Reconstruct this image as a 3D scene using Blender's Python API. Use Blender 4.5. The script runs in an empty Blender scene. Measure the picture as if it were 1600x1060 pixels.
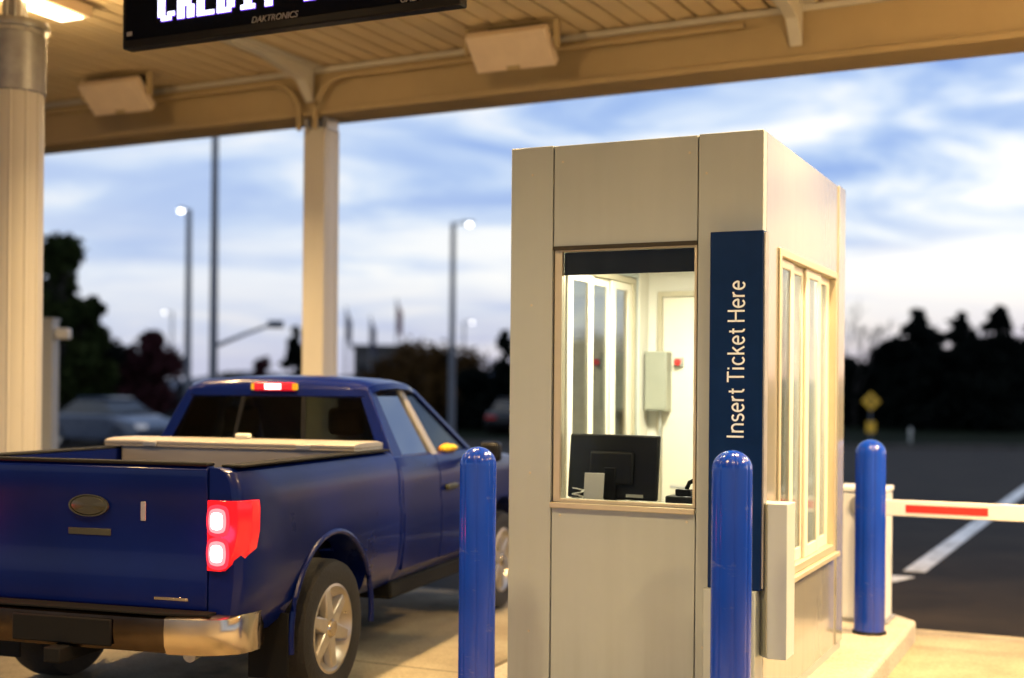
import bpy, bmesh, math, random
from mathutils import Vector, Matrix
R = math.radians
scene = bpy.context.scene
col = scene.collection
random.seed(7)

# ------------------------------------------------------------------ frame
TH = R(25)                                   # the lanes run 25 degrees off the view axis
U = Vector((math.sin(TH), math.cos(TH), 0))  # along the lane, away
V = Vector((math.cos(TH), -math.sin(TH), 0)) # across the lanes, to the right
HC = 1.8                                     # eye height
CURB = 0.15
def S(a, b, z=0.0):
    p = U * b + V * a
    return Vector((p.x, p.y, z))

# ------------------------------------------------------------------ materials
def newmat(name):
    m = bpy.data.materials.new(name); m.use_nodes = True
    nt = m.node_tree; nt.nodes.clear()
    out = nt.nodes.new('ShaderNodeOutputMaterial')
    return m, nt, out
def N(nt, t, **kw):
    n = nt.nodes.new(t)
    for k, v in kw.items(): setattr(n, k, v)
    return n
def pbr(name, base, rough=0.5, metal=0.0, var=0.12, scale=3.0, bump=0.0, bscale=60.0, coat=0.0, spec=0.5,
        rvar=0.1, stretch=(1, 1, 1), base2=None, emit=None, estr=0.0, grime=0.0, gz=.5, scuff=0.0):
    m, nt, out = newmat(name)
    p = N(nt, 'ShaderNodeBsdfPrincipled')
    tc = N(nt, 'ShaderNodeTexCoord'); mp = N(nt, 'ShaderNodeMapping')
    mp.inputs['Scale'].default_value = stretch
    nt.links.new(tc.outputs['Object'], mp.inputs['Vector'])
    nz = N(nt, 'ShaderNodeTexNoise'); nz.inputs['Scale'].default_value = scale
    nz.inputs['Detail'].default_value = 6; nz.inputs['Roughness'].default_value = 0.6
    nt.links.new(mp.outputs[0], nz.inputs['Vector'])
    cr = N(nt, 'ShaderNodeValToRGB')
    b2 = base2 if base2 else tuple(min(1, c * (1 + var)) for c in base)
    b1 = base if base2 else tuple(c * (1 - var) for c in base)
    cr.color_ramp.elements[0].position = 0.3; cr.color_ramp.elements[1].position = 0.7
    cr.color_ramp.elements[0].color = (*b1, 1); cr.color_ramp.elements[1].color = (*b2, 1)
    nt.links.new(nz.outputs['Fac'], cr.inputs['Fac'])
    last = cr.outputs['Color']
    if grime:      # dirt gathering towards the foot plus faint vertical streaks
        sp = N(nt, 'ShaderNodeSeparateXYZ'); nt.links.new(tc.outputs['Object'], sp.inputs[0])
        m1 = N(nt, 'ShaderNodeMapping'); m1.inputs['Scale'].default_value = (9, 9, .5); nt.links.new(tc.outputs['Object'], m1.inputs[0])
        st = N(nt, 'ShaderNodeTexNoise'); st.inputs['Scale'].default_value = 1.6; st.inputs['Detail'].default_value = 5; nt.links.new(m1.outputs[0], st.inputs[0])
        zr = N(nt, 'ShaderNodeMapRange'); zr.inputs['From Min'].default_value = 0; zr.inputs['From Max'].default_value = gz; zr.inputs['To Min'].default_value = 1; zr.inputs['To Max'].default_value = .22
        nt.links.new(sp.outputs[2], zr.inputs[0])
        sr = N(nt, 'ShaderNodeMapRange'); sr.inputs['From Min'].default_value = .38; sr.inputs['From Max'].default_value = .72; nt.links.new(st.outputs['Fac'], sr.inputs[0])
        mm = N(nt, 'ShaderNodeMath', operation='MULTIPLY'); nt.links.new(zr.outputs[0], mm.inputs[0]); nt.links.new(sr.outputs[0], mm.inputs[1])
        m3 = N(nt, 'ShaderNodeMath', operation='MULTIPLY'); m3.inputs[1].default_value = grime; nt.links.new(mm.outputs[0], m3.inputs[0])
        mx = N(nt, 'ShaderNodeMixRGB'); mx.inputs[2].default_value = (.10, .08, .055, 1)
        nt.links.new(m3.outputs[0], mx.inputs[0]); nt.links.new(last, mx.inputs[1]); last = mx.outputs[0]
    if scuff:
        vz = N(nt, 'ShaderNodeTexNoise'); vz.inputs['Scale'].default_value = 7; vz.inputs['Detail'].default_value = 8; vz.inputs['Roughness'].default_value = .7
        m4 = N(nt, 'ShaderNodeMapping'); m4.inputs['Scale'].default_value = (1, 1, 2.6); nt.links.new(tc.outputs['Object'], m4.inputs[0]); nt.links.new(m4.outputs[0], vz.inputs[0])
        vr = N(nt, 'ShaderNodeMapRange'); vr.inputs['From Min'].default_value = .60; vr.inputs['From Max'].default_value = .70; vr.inputs['To Max'].default_value = scuff; nt.links.new(vz.outputs['Fac'], vr.inputs[0])
        mx = N(nt, 'ShaderNodeMixRGB'); mx.inputs[2].default_value = (.16, .17, .26, 1)
        nt.links.new(vr.outputs[0], mx.inputs[0]); nt.links.new(last, mx.inputs[1]); last = mx.outputs[0]
    nt.links.new(last, p.inputs['Base Color'])
    mr = N(nt, 'ShaderNodeMapRange')
    mr.inputs['To Min'].default_value = max(0.02, rough - rvar); mr.inputs['To Max'].default_value = min(1, rough + rvar)
    nt.links.new(nz.outputs['Fac'], mr.inputs['Value']); nt.links.new(mr.outputs[0], p.inputs['Roughness'])
    p.inputs['Metallic'].default_value = metal
    p.inputs['Specular IOR Level'].default_value = spec
    p.inputs['Coat Weight'].default_value = coat; p.inputs['Coat Roughness'].default_value = 0.06
    if bump:
        n2 = N(nt, 'ShaderNodeTexNoise'); n2.inputs['Scale'].default_value = bscale; n2.inputs['Detail'].default_value = 4
        nt.links.new(mp.outputs[0], n2.inputs['Vector'])
        bp = N(nt, 'ShaderNodeBump'); bp.inputs['Strength'].default_value = bump; bp.inputs['Distance'].default_value = 0.02
        nt.links.new(n2.outputs['Fac'], bp.inputs['Height']); nt.links.new(bp.outputs[0], p.inputs['Normal'])
    if emit:
        p.inputs['Emission Color'].default_value = (*emit, 1); p.inputs['Emission Strength'].default_value = estr
    nt.links.new(p.outputs[0], out.inputs['Surface'])
    return m
def glass(name, tint=(0.92, 0.95, 0.95), refl=0.08, rough=0.01):
    m, nt, out = newmat(name)
    tr = N(nt, 'ShaderNodeBsdfTransparent'); tr.inputs[0].default_value = (*tint, 1)
    gl = N(nt, 'ShaderNodeBsdfGlossy'); gl.inputs['Roughness'].default_value = rough
    lw = N(nt, 'ShaderNodeLayerWeight'); lw.inputs['Blend'].default_value = 0.25
    tc = N(nt, 'ShaderNodeTexCoord'); nz = N(nt, 'ShaderNodeTexNoise'); nz.inputs['Scale'].default_value = 2.5
    nt.links.new(tc.outputs['Object'], nz.inputs['Vector'])
    ma = N(nt, 'ShaderNodeMath', operation='MULTIPLY_ADD'); ma.inputs[1].default_value = 0.6; ma.inputs[2].default_value = refl
    nt.links.new(lw.outputs['Fresnel'], ma.inputs[0])
    bp = N(nt, 'ShaderNodeBump'); bp.inputs['Strength'].default_value = 0.02
    nt.links.new(nz.outputs['Fac'], bp.inputs['Height']); nt.links.new(bp.outputs[0], gl.inputs['Normal'])
    mx = N(nt, 'ShaderNodeMixShader')
    nt.links.new(ma.outputs[0], mx.inputs[0]); nt.links.new(tr.outputs[0], mx.inputs[1]); nt.links.new(gl.outputs[0], mx.inputs[2])
    nt.links.new(mx.outputs[0], out.inputs['Surface'])
    return m
def emis(name, c, s, c2=None):
    m, nt, out = newmat(name)
    e = N(nt, 'ShaderNodeEmission'); e.inputs[1].default_value = s
    tc = N(nt, 'ShaderNodeTexCoord'); nz = N(nt, 'ShaderNodeTexNoise'); nz.inputs['Scale'].default_value = 14
    nt.links.new(tc.outputs['Object'], nz.inputs['Vector'])
    cr = N(nt, 'ShaderNodeValToRGB')
    cr.color_ramp.elements[0].color = (*(c2 or tuple(x * 0.9 for x in c)), 1); cr.color_ramp.elements[1].color = (*c, 1)
    cr.color_ramp.elements[0].position = .35; cr.color_ramp.elements[1].position = .6
    nt.links.new(nz.outputs['Fac'], cr.inputs[0]); nt.links.new(cr.outputs[0], e.inputs[0])
    nt.links.new(e.outputs[0], out.inputs['Surface'])
    return m
def concrete(name, c1, c2, joints=True, spec=.35):
    m, nt, out = newmat(name)
    p = N(nt, 'ShaderNodeBsdfPrincipled'); tc = N(nt, 'ShaderNodeTexCoord')
    big = N(nt, 'ShaderNodeTexNoise'); big.inputs['Scale'].default_value = 0.9; big.inputs['Detail'].default_value = 8; big.inputs['Roughness'].default_value = .65
    fin = N(nt, 'ShaderNodeTexNoise'); fin.inputs['Scale'].default_value = 45; fin.inputs['Detail'].default_value = 5
    for n in (big, fin): nt.links.new(tc.outputs['Object'], n.inputs['Vector'])
    cr = N(nt, 'ShaderNodeValToRGB')
    cr.color_ramp.elements[0].color = (*c1, 1); cr.color_ramp.elements[1].color = (*c2, 1)
    cr.color_ramp.elements[0].position = .33; cr.color_ramp.elements[1].position = .62
    nt.links.new(big.outputs['Fac'], cr.inputs[0])
    mx = N(nt, 'ShaderNodeMixRGB', blend_type='MULTIPLY'); mx.inputs[0].default_value = .55
    cr2 = N(nt, 'ShaderNodeValToRGB'); cr2.color_ramp.elements[0].position = .3; cr2.color_ramp.elements[1].position = .6
    cr2.color_ramp.elements[0].color = (.55, .53, .5, 1)
    nt.links.new(fin.outputs['Fac'], cr2.inputs[0]); nt.links.new(cr.outputs[0], mx.inputs[1]); nt.links.new(cr2.outputs[0], mx.inputs[2])
    last = mx.outputs[0]
    if joints:
        br = N(nt, 'ShaderNodeTexBrick'); br.offset = 0
        br.inputs['Scale'].default_value = 1.0; br.inputs['Brick Width'].default_value = 3.6; br.inputs['Row Height'].default_value = 3.6
        br.inputs['Mortar Size'].default_value = .012; br.inputs['Mortar Smooth'].default_value = .3
        br.inputs['Color1'].default_value = (1, 1, 1, 1); br.inputs['Color2'].default_value = (.93, .93, .93, 1); br.inputs['Mortar'].default_value = (.3, .28, .25, 1)
        nt.links.new(tc.outputs['Object'], br.inputs['Vector'])
        m2 = N(nt, 'ShaderNodeMixRGB', blend_type='MULTIPLY'); m2.inputs[0].default_value = 1
        nt.links.new(last, m2.inputs[1]); nt.links.new(br.outputs['Color'], m2.inputs[2]); last = m2.outputs[0]
    if joints:
        sp = N(nt, 'ShaderNodeSeparateXYZ'); nt.links.new(tc.outputs['Object'], sp.inputs[0])
        stn = N(nt, 'ShaderNodeTexNoise'); stn.inputs['Scale'].default_value = 2.2; stn.inputs['Detail'].default_value = 7; nt.links.new(tc.outputs['Object'], stn.inputs[0])
        w1 = N(nt, 'ShaderNodeMath', operation='MULTIPLY_ADD'); w1.inputs[1].default_value = 3.6; w1.inputs[2].default_value = 1.2; nt.links.new(sp.outputs[0], w1.inputs[0])
        w2 = N(nt, 'ShaderNodeMath', operation='SINE'); nt.links.new(w1.outputs[0], w2.inputs[0])
        w3 = N(nt, 'ShaderNodeMapRange'); w3.inputs['From Min'].default_value = .1; w3.inputs['To Max'].default_value = .92; nt.links.new(w2.outputs[0], w3.inputs[0])
        w4 = N(nt, 'ShaderNodeMapRange'); w4.inputs['From Min'].default_value = .40; w4.inputs['From Max'].default_value = .62; nt.links.new(stn.outputs['Fac'], w4.inputs[0])
        w5 = N(nt, 'ShaderNodeMath', operation='MULTIPLY'); nt.links.new(w3.outputs[0], w5.inputs[0]); nt.links.new(w4.outputs[0], w5.inputs[1])
        md = N(nt, 'ShaderNodeMixRGB'); md.inputs[2].default_value = (.07, .058, .034, 1)
        nt.links.new(w5.outputs[0], md.inputs[0]); nt.links.new(last, md.inputs[1]); last = md.outputs[0]
    nt.links.new(last, p.inputs['Base Color'])
    p.inputs['Roughness'].default_value = .85; p.inputs['Specular IOR Level'].default_value = spec
    bp = N(nt, 'ShaderNodeBump'); bp.inputs['Strength'].default_value = .25; bp.inputs['Distance'].default_value = .01
    nt.links.new(fin.outputs['Fac'], bp.inputs['Height']); nt.links.new(bp.outputs[0], p.inputs['Normal'])
    nt.links.new(p.outputs[0], out.inputs['Surface'])
    return m

M = {}
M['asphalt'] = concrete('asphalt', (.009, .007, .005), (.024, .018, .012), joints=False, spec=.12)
M['concrete'] = concrete('concrete', (.25, .205, .135), (.43, .365, .245))
M['kerb'] = concrete('kerb_concrete', (.34, .31, .26), (.5, .46, .39), joints=False)
M['far_kerb'] = concrete('dark_kerb_concrete', (.05, .045, .04), (.10, .09, .08), joints=False, spec=.1)  # far kerb, darker than the island kerb
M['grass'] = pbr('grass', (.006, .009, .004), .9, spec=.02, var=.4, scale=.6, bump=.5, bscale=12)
M['hill'] = pbr('hill', (.035, .05, .085), .95, var=.2, scale=.02)
M['road_paint'] = pbr('road_paint', (.42, .40, .36), .7, base2=(.85, .84, .80), scale=5, bump=.2, bscale=30, stretch=(1, .5, 1))
M['booth'] = pbr('booth_paint', (.375, .425, .425), .34, var=.045, scale=1.6, bump=.03, bscale=3, coat=.12, grime=.20)
M['booth_side'] = pbr('booth_gloss_darkened', (.31, .305, .27), .16, var=.06, scale=1.3, bump=.05, bscale=2.2, coat=.55, rvar=.05, grime=.2)  # right flank base darkened to offset the bright lamps beside it
M['gap'] = pbr('dark_gap', (.03, .027, .02), .8, var=.2)
M['alum'] = pbr('window_aluminium', (.55, .50, .37), .38, metal=.35, var=.05, scale=5)
M['cream'] = pbr('cream_interior', (.76, .74, .66), .5, var=.04, scale=2.5)
M['cream_door'] = pbr('cream_door', (.78, .74, .62), .4, var=.03)
M['black'] = pbr('black_plastic', (.006, .006, .007), .4, var=.2, scale=8, spec=.22)
M['blackm'] = pbr('black_matt', (.008, .008, .008), .75, var=.2, scale=8, spec=.15)
M['blind'] = pbr('roller_blind', (.006, .006, .007), .8, spec=.1, base2=(.018, .018, .02), scale=6, stretch=(2, 1, .2))
M['grey'] = pbr('grey_metal', (.36, .37, .34), .45, var=.07, scale=6)
M['lgrey'] = pbr('light_grey_paint', (.52, .52, .51), .45, var=.04, scale=4)
M['cgrey'] = pbr('cool_grey_paint', (.45, .51, .53), .45, var=.04, scale=4)
M['dgreen'] = pbr('greenish_grey_paint', (.30, .31, .25), .5, var=.06, scale=4)
M['paper'] = pbr('paper', (.75, .73, .66), .7, var=.03)
M['navy'] = pbr('navy_panel', (.001, .017, .085), .38, var=.15, scale=5, bump=.02, bscale=90, spec=.16)
M['white'] = pbr('white_lettering', (.82, .90, 1.0), .5, var=.03)
M['white_paint'] = pbr('white_paint', (.74, .76, .76), .4, var=.05, scale=4)
M['red_paint'] = pbr('red_tape', (.62, .025, .02), .4, var=.1, scale=6)
M['bollard'] = pbr('blue_bollard_plastic', (.001, .042, .42), .17, var=.12, scale=2.2, bump=.04, bscale=7, coat=.15, rvar=.05, spec=.35, grime=.55, gz=.35, scuff=.35)
M['soffit'] = pbr('soffit_boards', (.70, .56, .34), .6, base2=(.82, .68, .44), scale=1.2, stretch=(3, .3, 1), bump=.04, bscale=20)
M['soffit_gap'] = pbr('soffit_gap', (.02, .014, .009), .95, spec=.05)
M['beam'] = pbr('beam_paint', (.42, .32, .175), .55, var=.08, scale=1.4, bump=.03, bscale=25)
M['column'] = pbr('column_paint', (.60, .57, .50), .45, var=.06, scale=1.5, stretch=(2, 2, .3))
M['steel'] = pbr('galvanised_steel', (.36, .36, .36), .45, metal=.6, var=.15, scale=12)
M['pole'] = pbr('pole_grey', (.10, .11, .13), .55, var=.15, scale=3)
M['fixture'] = pbr('fixture_peach', (.74, .60, .45), .5, var=.06, scale=5)
M['truck'] = pbr('truck_paint', (.001, .007, .085), .30, var=.2, scale=1.2, coat=.16, rvar=.08, bump=.02, bscale=3, spec=.14)
M['chrome'] = pbr('chrome', (.55, .48, .38), .22, metal=1.0, var=.08, scale=4, bump=.03, bscale=6)
M['bumper'] = pbr('bumper_dark_reflection', (.085, .065, .05), .22, metal=1.0, var=.3, scale=3, bump=.03, bscale=6)  # chrome darkened so the colour carries the bumper's dark reflection
M['sash'] = pbr('cream_sash', (.80, .76, .64), .35, var=.04, scale=4)
M['vest'] = pbr('hi_vis_cloth', (.8, .16, .01), .8, base2=(.72, .62, .03), scale=9)
M['alloy'] = pbr('alloy_wheel', (.52, .48, .42), .32, metal=.75, var=.12, scale=10)
M['tyre'] = pbr('tyre_rubber', (.016, .015, .014), .8, var=.3, scale=14, bump=.3, bscale=60)
M['alu_box'] = pbr('aluminium_box', (.36, .33, .30), .5, metal=.4, var=.1, scale=4, stretch=(.6, 5, 5))
M['seat'] = pbr('seat_fabric', (.025, .024, .022), .85, var=.2, scale=20)
M['badge'] = pbr('badge_olive', (.035, .035, .018), .4, var=.2)
M['badge_rim'] = pbr('badge_rim', (.09, .09, .06), .35, metal=.6)
M['lens_red'] = pbr('red_lens', (.5, .01, .015), .2, var=.1, emit=(1, .008, .02), estr=.55)
M['lens_hot'] = emis('brake_bulb', (1, .78, .74), 7, (1, .62, .58))
M['lens_pink'] = emis('brake_halo', (1, .16, .17), 3.2)
M['lens_mid'] = emis('brake_glow', (1, .03, .05), 2.2)
M['lens_dim'] = emis('tail_lens', (.8, .04, .05), .22)
M['amber'] = emis('amber_lens', (1, .35, .02), 1.2, (.9, .6, .02))
M['glass'] = glass('booth_glass', refl=-.005)
M['car_glass'] = glass('vehicle_glass', tint=(.55, .58, .56), refl=.015)
M['car_glass2'] = glass('quarter_glass', tint=(.25, .3, .35), refl=.38)
M['lamp_on'] = emis('lamp_lit', (1, .80, .52), 9)
M['tube_on'] = emis('strip_lit', (1, .93, .76), 5)
M['far_lamp'] = emis('far_lamp_lit', (1, .97, .95), 9)
M['led_white'] = emis('led_white', (.92, .94, 1), 3.2, (.75, .72, 1))
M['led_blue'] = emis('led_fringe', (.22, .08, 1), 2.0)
M['screen'] = pbr('led_screen', (.002, .003, .008), .6, var=.3, scale=40, spec=.06)
M['caption'] = pbr('caption_grey', (.32, .32, .34), .5)
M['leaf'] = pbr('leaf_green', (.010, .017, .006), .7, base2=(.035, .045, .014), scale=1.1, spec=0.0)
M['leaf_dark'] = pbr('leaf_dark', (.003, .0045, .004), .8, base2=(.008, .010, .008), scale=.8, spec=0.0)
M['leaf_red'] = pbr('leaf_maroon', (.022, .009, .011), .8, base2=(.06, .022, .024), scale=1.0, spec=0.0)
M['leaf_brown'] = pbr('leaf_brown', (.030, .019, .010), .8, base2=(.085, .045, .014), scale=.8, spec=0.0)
M['bark'] = pbr('bark', (.018, .014, .011), .9, var=.3, scale=8, bump=.4, bscale=20)
M['yellow'] = pbr('sign_yellow', (.62, .36, .02), .5, var=.06, emit=(.8, .42, .02), estr=.05)  # sign plates get a faint glow of their own, though unlit
M['flag_red'] = pbr('flag_cloth_red', (.22, .05, .07), .8, var=.3, scale=3)
M['flag_dark'] = pbr('flag_cloth_blue', (.06, .06, .11), .8, var=.3, scale=3)
M['wall_far'] = pbr('far_wall', (.055, .05, .048), .8, var=.2, scale=1)
M['fence'] = pbr('fence_mesh_grey', (.05, .055, .07), .6, var=.15)
M['cabinet'] = pbr('cabinet_grey', (.28, .29, .29), .5, var=.06, scale=3)
M['car_blue'] = pbr('car_paint_blue', (.018, .035, .07), .3, var=.1, coat=.35)
M['car_black'] = pbr('car_paint_black', (.006, .006, .007), .4, var=.1, coat=.1, spec=.2)
M['far_glass'] = glass('far_car_glass', tint=(.08, .1, .12), refl=.06)
M['car_headlamp'] = emis('car_headlamp', (.8, .85, 1), .45)
M['headlamp'] = emis('headlamp', (1, .95, .9), 3)

# ------------------------------------------------------------------ mesh helpers
class MB:
    def __init__(s): s.bm = bmesh.new()
    def box(s, x0, x1, y0, y1, z0, z1, mat=None):
        vs = [s.bm.verts.new((x, y, z)) for x in (x0, x1) for y in (y0, y1) for z in (z0, z1)]
        if mat is not None:
            for v in vs: v.co = mat @ v.co
        for f in ((0, 1, 3, 2), (4, 6, 7, 5), (0, 4, 5, 1), (2, 3, 7, 6), (0, 2, 6, 4), (1, 5, 7, 3)):
            s.bm.faces.new([vs[i] for i in f])
        return s
    def hexa(s, b, t):                       # b, t: four points each, same winding
        vb = [s.bm.verts.new(p) for p in b]; vt = [s.bm.verts.new(p) for p in t]
        n = len(vb)
        s.bm.faces.new(vb[::-1]); s.bm.faces.new(vt)
        for i in range(n): s.bm.faces.new((vb[i], vb[(i + 1) % n], vt[(i + 1) % n], vt[i]))
        return s
    def prism(s, pts, axis, t0, t1):         # 2-D polygon extruded along axis
        def mk(p, t):
            return {'x': (t, p[0], p[1]), 'y': (p[0], t, p[1]), 'z': (p[0], p[1], t)}[axis]
        return s.hexa([mk(p, t0) for p in pts], [mk(p, t1) for p in pts])
    def tube(s, pts, r, n=12, caps=True):
        pts = [Vector(p) for p in pts]
        rs = r if isinstance(r, (list, tuple)) else [r] * len(pts)
        rings = []
        for i, p in enumerate(pts):
            if i == 0: d = pts[1] - p
            elif i == len(pts) - 1: d = p - pts[i - 1]
            else: d = (pts[i + 1] - p).normalized() + (p - pts[i - 1]).normalized()
            d.normalize()
            ref = Vector((0, 0, 1)) if abs(d.z) < .95 else Vector((1, 0, 0))
            a = d.cross(ref).normalized(); b = d.cross(a).normalized()
            rings.append([s.bm.verts.new(p + (a * math.cos(k * 2 * math.pi / n) + b * math.sin(k * 2 * math.pi / n)) * rs[i]) for k in range(n)])
        for i in range(len(rings) - 1):
            for k in range(n):
                s.bm.faces.new((rings[i][k], rings[i][(k + 1) % n], rings[i + 1][(k + 1) % n], rings[i + 1][k]))
        if caps:
            s.bm.faces.new(rings[0][::-1]); s.bm.faces.new(rings[-1])
        return s
    def lathe(s, prof, n=32, axis='z', c=(0, 0, 0), ripple=None, caps=True):
        rings = []
        for (r, h) in prof:
            ring = []
            for k in range(n):
                a = 2 * math.pi * k / n
                rr = r * (ripple(a) if ripple else 1)
                q = {'z': (rr * math.cos(a), rr * math.sin(a), h), 'x': (h, rr * math.cos(a), rr * math.sin(a)), 'y': (rr * math.cos(a), h, rr * math.sin(a))}[axis]
                ring.append(s.bm.verts.new((q[0] + c[0], q[1] + c[1], q[2] + c[2])))
            rings.append(ring)
        for i in range(len(rings) - 1):
            for k in range(n):
                s.bm.faces.new((rings[i][k], rings[i][(k + 1) % n], rings[i + 1][(k + 1) % n], rings[i + 1][k]))
        if caps and prof[0][0] > 1e-4: s.bm.faces.new(rings[0][::-1])
        if caps and prof[-1][0] > 1e-4: s.bm.faces.new(rings[-1])
        return s
    def quad(s, *p):
        s.bm.faces.new([s.bm.verts.new(q) for q in p]); return s
    def loft(s, secs, close=True):
        rings = [[s.bm.verts.new(p) for p in sec] for sec in secs]
        n = len(rings[0])
        for i in range(len(rings) - 1):
            for k in range(n if close else n - 1):
                s.bm.faces.new((rings[i][k], rings[i][(k + 1) % n], rings[i + 1][(k + 1) % n], rings[i + 1][k]))
        if close:
            s.bm.faces.new(rings[0][::-1]); s.bm.faces.new(rings[-1])
        return s
    def build(s, name, mat, parent=None, bevel=0, smooth=False, seg=2, sub=0):
        bmesh.ops.remove_doubles(s.bm, verts=s.bm.verts, dist=1e-5)
        bmesh.ops.recalc_face_normals(s.bm, faces=s.bm.faces)
        me = bpy.data.meshes.new(name); s.bm.to_mesh(me); s.bm.free()
        o = bpy.data.objects.new(name, me); col.objects.link(o)
        me.materials.append(mat)
        if parent: o.parent = parent
        if bevel:
            b = o.modifiers.new('bevel', 'BEVEL'); b.width = bevel; b.segments = seg; b.limit_method = 'ANGLE'; b.angle_limit = R(35)
            b.harden_normals = False
        if sub:
            q = o.modifiers.new('sub', 'SUBSURF'); q.levels = sub; q.render_levels = sub
        if smooth or bevel or sub:
            me.shade_smooth() if hasattr(me, 'shade_smooth') else None
            try: me.set_sharp_from_angle(angle=R(38))
            except Exception: pass
        return o
def boolean(o, cutters):
    for c in cutters:
        b = o.modifiers.new('cut', 'BOOLEAN'); b.operation = 'DIFFERENCE'; b.object = c; b.solver = 'EXACT'
    bpy.context.view_layer.update()
    dg = bpy.context.evaluated_depsgraph_get()
    me = bpy.data.meshes.new_from_object(o.evaluated_get(dg))
    o.modifiers.clear(); o.data = me
    for c in cutters: bpy.data.objects.remove(c, do_unlink=True)
    try: me.shade_smooth(); me.set_sharp_from_angle(angle=R(32))
    except Exception: pass
    return o
def tag(o, label=None, cat=None, group=None, kind=None):
    if label: o['label'] = label
    if cat: o['category'] = cat
    if group: o['group'] = group
    if kind: o['kind'] = kind
    return o
def thing(name, label, cat, loc=(0, 0, 0), rz=None, group=None):
    o = bpy.data.objects.new(name, None); col.objects.link(o)
    o.location = loc; o.rotation_euler = (0, 0, -TH if rz is None else rz); o.empty_display_size = .2
    return tag(o, label, cat, group)
def copy_tree(o, parent=None):
    c = o.copy(); col.objects.link(c)
    if parent: c.parent = parent
    for ch in list(o.children): copy_tree(ch, c)
    return c
def text(name, body, size, mat, parent, loc, rot, align='LEFT', extrude=.002, spacing=1.0, shear=0):
    cu = bpy.data.curves.new(name, 'FONT'); cu.body = body; cu.size = size; cu.extrude = extrude
    cu.align_x = align; cu.align_y = 'CENTER'; cu.space_character = spacing; cu.shear = shear
    t = bpy.data.objects.new(name, cu); col.objects.link(t)
    bpy.context.view_layer.update()
    me = bpy.data.meshes.new_from_object(t.evaluated_get(bpy.context.evaluated_depsgraph_get()))
    bpy.data.objects.remove(t, do_unlink=True)
    o = bpy.data.objects.new(name, me); col.objects.link(o)
    me.materials.clear(); me.materials.append(mat)
    o.parent = parent; o.location = loc; o.rotation_euler = rot
    return o
def area(name, parent, loc, size, power, color, sy=None, rot=(0, 0, 0), spread=None):
    l = bpy.data.lights.new(name, 'AREA'); l.energy = power; l.color = color; l.size = size
    if sy: l.shape = 'RECTANGLE'; l.size_y = sy
    if spread: l.spread = spread
    o = bpy.data.objects.new(name, l); col.objects.link(o); o.parent = parent; o.location = loc; o.rotation_euler = rot
    return o

# ------------------------------------------------------------------ ground
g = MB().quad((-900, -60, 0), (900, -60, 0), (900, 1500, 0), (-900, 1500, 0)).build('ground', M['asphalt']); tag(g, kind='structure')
pad = MB().box(-16, 8, -9, 10.12, -.05, .004).build('concrete_pad', M['concrete']); tag(pad, kind='structure')
pad.rotation_euler.z = -TH
# island with rounded nose
a0, a1, b0, b1 = -3.30, -1.25, 3.2, 9.92
isl = MB().prism([(a0, b0), (a1, b0), (a1, b1 - .28), (a1 - .22, b1), (a0 + .22, b1), (a0, b1 - .28)], 'z', -.03, CURB)
isl = isl.build('traffic_island', M['kerb'], bevel=.03, seg=3); isl.rotation_euler.z = -TH; tag(isl, kind='structure')
def mark(name, pts, z=.005):
    m = MB(); m.hexa([(p[0], p[1], z - .004) for p in pts], [(p[0], p[1], z + .002) for p in pts])
    o = m.build(name, M['road_paint']); o.rotation_euler.z = -TH; tag(o, kind='structure'); return o
mark('lane_line', [(-1.86, 13.35), (-1.65, 13.35), (-1.0, 37), (-1.21, 37)])
mark('stop_line', [(-6.5, 12.55), (-1.82, 12.55), (-1.70, 12.95), (-6.5, 12.95)])
mark('edge_line', [(2.2, 13.2), (2.35, 13.2), (2.35, 40), (2.2, 40)])
# far cross road, kerb and verge
kb = MB().box(-200, 200, 41.0, 41.25, -.02, .13).build('kerb', M['far_kerb']); tag(kb, kind='structure')
vg = MB().box(-300, 300, 41.25, 140, -.02, .12).build('grass_verge', M['grass']); tag(vg, kind='structure')
def hills():
    m = MB(); n = 140; top = []; bot = []
    for i in range(n + 1):
        x = -700 + 1400 * i / n
        h = 9 + 5 * math.sin(x * .011 + 1) + 3 * math.sin(x * .031) + 1.4 * math.sin(x * .09 + 2)
        bot.append((x, 640, -1)); top.append((x, 700, max(3, h)))
    for i in range(n): m.quad(bot[i], bot[i + 1], top[i + 1], top[i])
    o = m.build('hills', M['hill'], smooth=True); tag(o, kind='structure')
hills()

# ------------------------------------------------------------------ canopy
BZ, CZ, BB = 4.345, 4.80, 10.10       # beam underside, ceiling, inner face of the beam
DEL = R(2.2)
PIV = S(-6.72, 10.25)
CANM = Matrix.Translation(PIV) @ Matrix.Rotation(-DEL, 4, 'Z') @ Matrix.Translation(-PIV) @ Matrix.Rotation(-TH, 4, 'Z')
can = thing('canopy', 'tan plank-soffited canopy roof over the booth and lanes, carried on tall columns', 'canopy', CANM.to_translation(), -TH - DEL)
m = MB(); bw = .2
a = -15.0
i = 0
while a < 7.0:
    dz = .002 * math.sin(i * 1.7)
    m.box(a, a + bw - .028, -7.5, BB + .3, CZ + dz, CZ + .03 + dz); a += bw; i += 1
m.build('soffit', M['soffit'], can, bevel=.003, seg=1)
MB().box(-15.1, 7.1, -7.6, BB + .34, CZ + .035, CZ + .5).build('roof_deck', M['soffit_gap'], can)
def soffit_trim(a_):
    MB().box(a_, a_ + .17, -7.5, BB - .02, CZ - .012, CZ - .001).build('soffit_strip', M['beam'], can, bevel=.003)
m = MB().box(-15, 7, BB, BB + .38, BZ + .05, CZ + .6)
m.build('fascia_beam', M['beam'], can, bevel=.006)
MB().box(-15, 7, BB - .05, BB + .40, BZ, BZ + .046).build('beam_flange', M['beam'], can, bevel=.004)
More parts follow.
